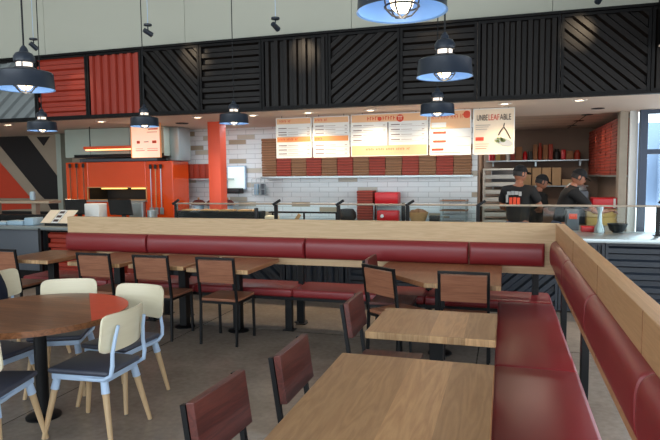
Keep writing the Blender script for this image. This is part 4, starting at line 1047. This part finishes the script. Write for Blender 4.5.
# ------------------------------------------------------------------ kitchen staff
def skin(pts, edges, rad, sub=2, root=0):
    me = bpy.data.meshes.new('s'); me.from_pydata([Vector(p) for p in pts], edges, []); o = bpy.data.objects.new('s', me); C.objects.link(o)
    sk = o.modifiers.new('k', 'SKIN'); sk.use_smooth_shade = True
    for i, v in enumerate(me.skin_vertices[0].data):
        r = rad[i]; v.radius = r if isinstance(r, tuple) else (r, r); v.use_root = (i == root)
    sb = o.modifiers.new('b', 'SUBSURF'); sb.levels = sb.render_levels = sub
    dg = bpy.context.evaluated_depsgraph_get(); m2 = bpy.data.meshes.new_from_object(o.evaluated_get(dg))
    bm = bmesh.new(); bm.from_mesh(m2); bpy.data.objects.remove(o); bpy.data.meshes.remove(me); bpy.data.meshes.remove(m2); return bm
def merge(bm, other):
    me = bpy.data.meshes.new('j'); other.to_mesh(me); other.free(); bm.from_mesh(me); bpy.data.meshes.remove(me)
def person(label, loc, rz, s, lean, head_pitch, head_yaw, arms, pants='denim', seated=False):
    """faces +y; lean bends forward about the hips; arms = ((elbow),(wrist)) per side in the local frame"""
    t = thing('person', label, 'person', loc, rz, None); shirt_m = 'navy_cloth' if seated else 'black_cloth'
    L = Matrix.Rotation(-lean, 4, 'X')
    hip = Vector((0, 0, .95))
    U = lambda p: tuple((hip + (L @ (Vector(p)-hip)))*s)
    X = lambda p: tuple(Vector(p)*s)
    LG = (lambda sd: [(sd*.095, .02, .92), (sd*.11, .42, .95), (sd*.11, .40, .54), (sd*.12, .52, .49)]) if seated else (lambda sd: [(sd*.095, 0, .86), (sd*.11, .02, .48), (sd*.115, -.02, .09), (sd*.12, .12, .045)])
    # bare body: one continuous skin
    pts = [X((0, 0, .95)), U((0, .0, 1.12)), U((0, 0, 1.30)), U((0, -.005, 1.43)), U((0, .0, 1.50)), U((0, .02, 1.58))]
    rad = [(.15, .11), (.135, .10), (.155, .105), (.11, .08), (.055, .055), (.06, .06)]
    E = [(0, 1), (1, 2), (2, 3), (3, 4), (4, 5)]
    for sd in (-1, 1):
        b = len(pts); pts += [X(q) for q in LG(sd)]; rad += [.088, .058, .042, .035]; E += [(0, b), (b, b+1), (b+1, b+2), (b+2, b+3)]
        el, wr = arms[0 if sd < 0 else 1]
        b = len(pts); pts += [U((sd*.185, 0, 1.42)), tuple(Vector(el)*s), tuple(Vector(wr)*s)]; rad += [.055, .040, .028]; E += [(3, b), (b, b+1), (b+1, b+2)]
    rad = [tuple(x*s for x in r) if isinstance(r, tuple) else r*s for r in rad]
    body = skin(pts, E, rad)
    # hands: palm and five fingers
    for sd, (el, wr) in zip((-1, 1), arms):
        el, wr = Vector(el)*s, Vector(wr)*s; d = (wr-el).normalized(); up = Vector((0, 0, 1)); side = d.cross(up).normalized(); nrm = side.cross(d).normalized()
        P = lambda a, b_, c: tuple(wr+d*a*s+side*b_*s+nrm*c*s)
        hp = [P(-.02, 0, 0), P(.045, 0, 0), P(.085, 0, -.004)]; hr = [(.026*s, .022*s), (.036*s, .016*s), (.036*s, .014*s)]; he = [(0, 1), (1, 2)]
        merge(body, skin(hp, he, hr, 1))
        for k, (off, ln) in enumerate(((-.030, .062), (-.010, .074), (.011, .070), (.030, .054))):
            fp = [P(.07, off, 0), P(.07+ln*.55, off*1.1, -.012), P(.07+ln*.85, off*1.1, -.035), P(.07+ln*.9, off*1.1, -.052)]
            merge(body, skin(fp, [(0, 1), (1, 2), (2, 3)], [.0095*s, .009*s, .008*s, .007*s], 1))
        th = [P(.02, -sd*.028, -.002), P(.05, -sd*.052, -.014), P(.08, -sd*.056, -.028)]
        merge(body, skin(th, [(0, 1), (1, 2)], [.012*s, .0105*s, .009*s], 1))
    # head
    hd = bmesh.new(); bmesh.ops.create_uvsphere(hd, u_segments=28, v_segments=20, radius=1)
    for v in hd.verts:
        x, y, z = v.co
        w = .078*(1-.18*max(0, -z)); Y = y*.098; Z = z*.118
        if z < -.2: Y += .012*(-z); 
        if y > .55:
            g_ = lambda cz, sz, sx, a: a*math.exp(-((z-cz)/sz)**2-(x/sx)**2)
            Y += g_(-.12, .16, .16, .024) + g_(-.55, .12, .3, .007) + g_(-.85, .15, .3, .008)
            Y -= .010*math.exp(-((z-.08)/.12)**2-((abs(x)-.38)/.16)**2)
        v.co = Vector((x*w, Y, Z))
    for sd in (-1, 1):
        q = bmesh.ops.create_uvsphere(hd, u_segments=10, v_segments=8, radius=1)
        for v in q['verts']: v.co = Vector((sd*.080+v.co.x*.010, -.008+v.co.y*.019, -.005+v.co.z*.032))
    HM = Matrix.Translation(Vector(U((0, .035, 1.655)))) @ Matrix.Rotation(head_yaw, 4, 'Z') @ Matrix.Rotation(-head_pitch-lean*.3, 4, 'X') @ Matrix.Scale(s, 4)
    for v in hd.verts: v.co = HM @ v.co
    merge(body, hd)
    b_o = link('body', body, 'skin', t, smooth=True, auto=False)
    ey = bmesh.new()
    for sd in (-1, 1):
        q = bmesh.ops.create_uvsphere(ey, u_segments=10, v_segments=8, radius=.0115)
        for v in q['verts']: v.co = HM @ (v.co+Vector((sd*.030, .085, .008)))
    link('eye', ey, 'ink_dark', t, smooth=True)
    # hair under a cap
    hr = bmesh.new(); bmesh.ops.create_uvsphere(hr, u_segments=24, v_segments=16, radius=1)
    bmesh.ops.delete(hr, geom=[v for v in hr.verts if v.co.z < -.45 or (v.co.y > .35 and v.co.z < .35)], context='VERTS')
    for v in hr.verts: v.co = HM @ Vector((v.co.x*.084, v.co.y*.104-.004, v.co.z*.120+.004))
    link('hair', hr, 'hair', t, smooth=True, auto=False)
    cp = bmesh.new(); bmesh.ops.create_uvsphere(cp, u_segments=28, v_segments=16, radius=1)
    bmesh.ops.delete(cp, geom=[v for v in cp.verts if v.co.z < .16], context='VERTS')
    for v in cp.verts: v.co = HM @ Vector((v.co.x*.094, v.co.y*.114-.003, v.co.z*.128+.006))
    br = [cp.verts.new(HM @ Vector((.085*math.cos(a), .09+.085*math.sin(a) if 0 < a < PI else .085, .032-.016*math.sin(a)))) for a in [k*PI/12 for k in range(13)]]
    b2 = [cp.verts.new(v.co+Vector((0, 0, .006))) for v in br]
    cp.faces.new(br); cp.faces.new(list(reversed(b2)))
    for i in range(13): cp.faces.new((br[i], b2[i], b2[(i+1) % 13], br[(i+1) % 13]))
    link('cap', cp, 'black_cloth', t, smooth=True)
    # shirt
    sp = [X((0, 0, .86)), U((0, 0, 1.12)), U((0, 0, 1.30)), U((0, -.005, 1.42)), U((0, .0, 1.51))]
    sr = [(.19, .135), (.175, .128), (.195, .135), (.165, .105), (.088, .082)]; se = [(0, 1), (1, 2), (2, 3), (3, 4)]
    for sd in (-1, 1):
        el, wr = arms[0 if sd < 0 else 1]; sh = Vector(U((sd*.19, 0, 1.415))); e = Vector(el)*s
        b = len(sp); sp += [tuple(sh), tuple(sh.lerp(e, .78))]; sr += [.082, .070]; se += [(3, b), (b, b+1)]
    sr = [tuple(x*s for x in r) if isinstance(r, tuple) else r*s for r in sr]
    link('shirt', skin(sp, se, sr), shirt_m, t, smooth=True, auto=False)
    pp = [X((0, 0, 1.02)), X((0, 0, .90))]; pr = [(.16, .12), (.165, .122)]; pe = [(0, 1)]
    for sd in (-1, 1):
        b = len(pp); pp += [X(LG(sd)[0]), X(LG(sd)[1]), X(LG(sd)[2])]; pr += [.105, .078, .066]; pe += [(1, b), (b, b+1), (b+1, b+2)]
    pr = [tuple(x*s for x in r) if isinstance(r, tuple) else r*s for r in pr]
    link('trousers', skin(pp, pe, pr), pants, t, smooth=True, auto=False)
    for sd in (-1, 1):
        bm = bmesh.new(); bm_box(bm, (0, 0, .04), (.095, .27, .08), .03, seg=3); link('shoe', bm, 'black_plastic', t, (sd*.118*s, (.46 if seated else .055)*s, .445*s if seated else 0), smooth=True)
    return t
p1 = person('person in black T-shirt with white and red back print, leftmost of three workers', (.175, 8.72, 0), -.35, 1.0, .08, .15, -.6, (((-.27, .06, 1.16), (-.16, .30, 1.10)), ((.29, .12, 1.18), (.20, .36, 1.14))))
bm = bmesh.new()
for (x, z, w, h) in ((-.075, 1.375, .05, .05), (-.02, 1.38, .045, .055), (.035, 1.38, .05, .05), (.085, 1.37, .035, .06), (-.10, 1.30, .03, .11)): bm_box(bm, (x, -.150-.04*(1.38-z), z), (w, .016, h), .002)
link('shirt_print', bm, 'plate_grey', p1)
bm = bmesh.new()
for (x, z, w, h) in ((-.045, 1.26, .04, .11), (.01, 1.26, .045, .12), (.065, 1.26, .04, .11)): bm_box(bm, (x, -.156, z), (w, .016, h), .002)
link('shirt_print', bm, 'ink_red', p1)
person('shorter person in black with a black cap, between two taller workers', (.43, 9.35, 0), -1.25, .925, .12, .3, 0, (((-.25, .10, 1.16), (-.15, .33, 1.12)), ((.25, .10, 1.16), (.15, .33, 1.12))))
person('person in a black shirt and cap leaning over the counter at the right', (.76, 8.95, 0), -PI/2+.12, .99, .32, .35, 0, (((-.24, .44, 1.13), (-.12, .66, 1.14)), ((.26, .42, 1.12), (.14, .64, 1.13))))
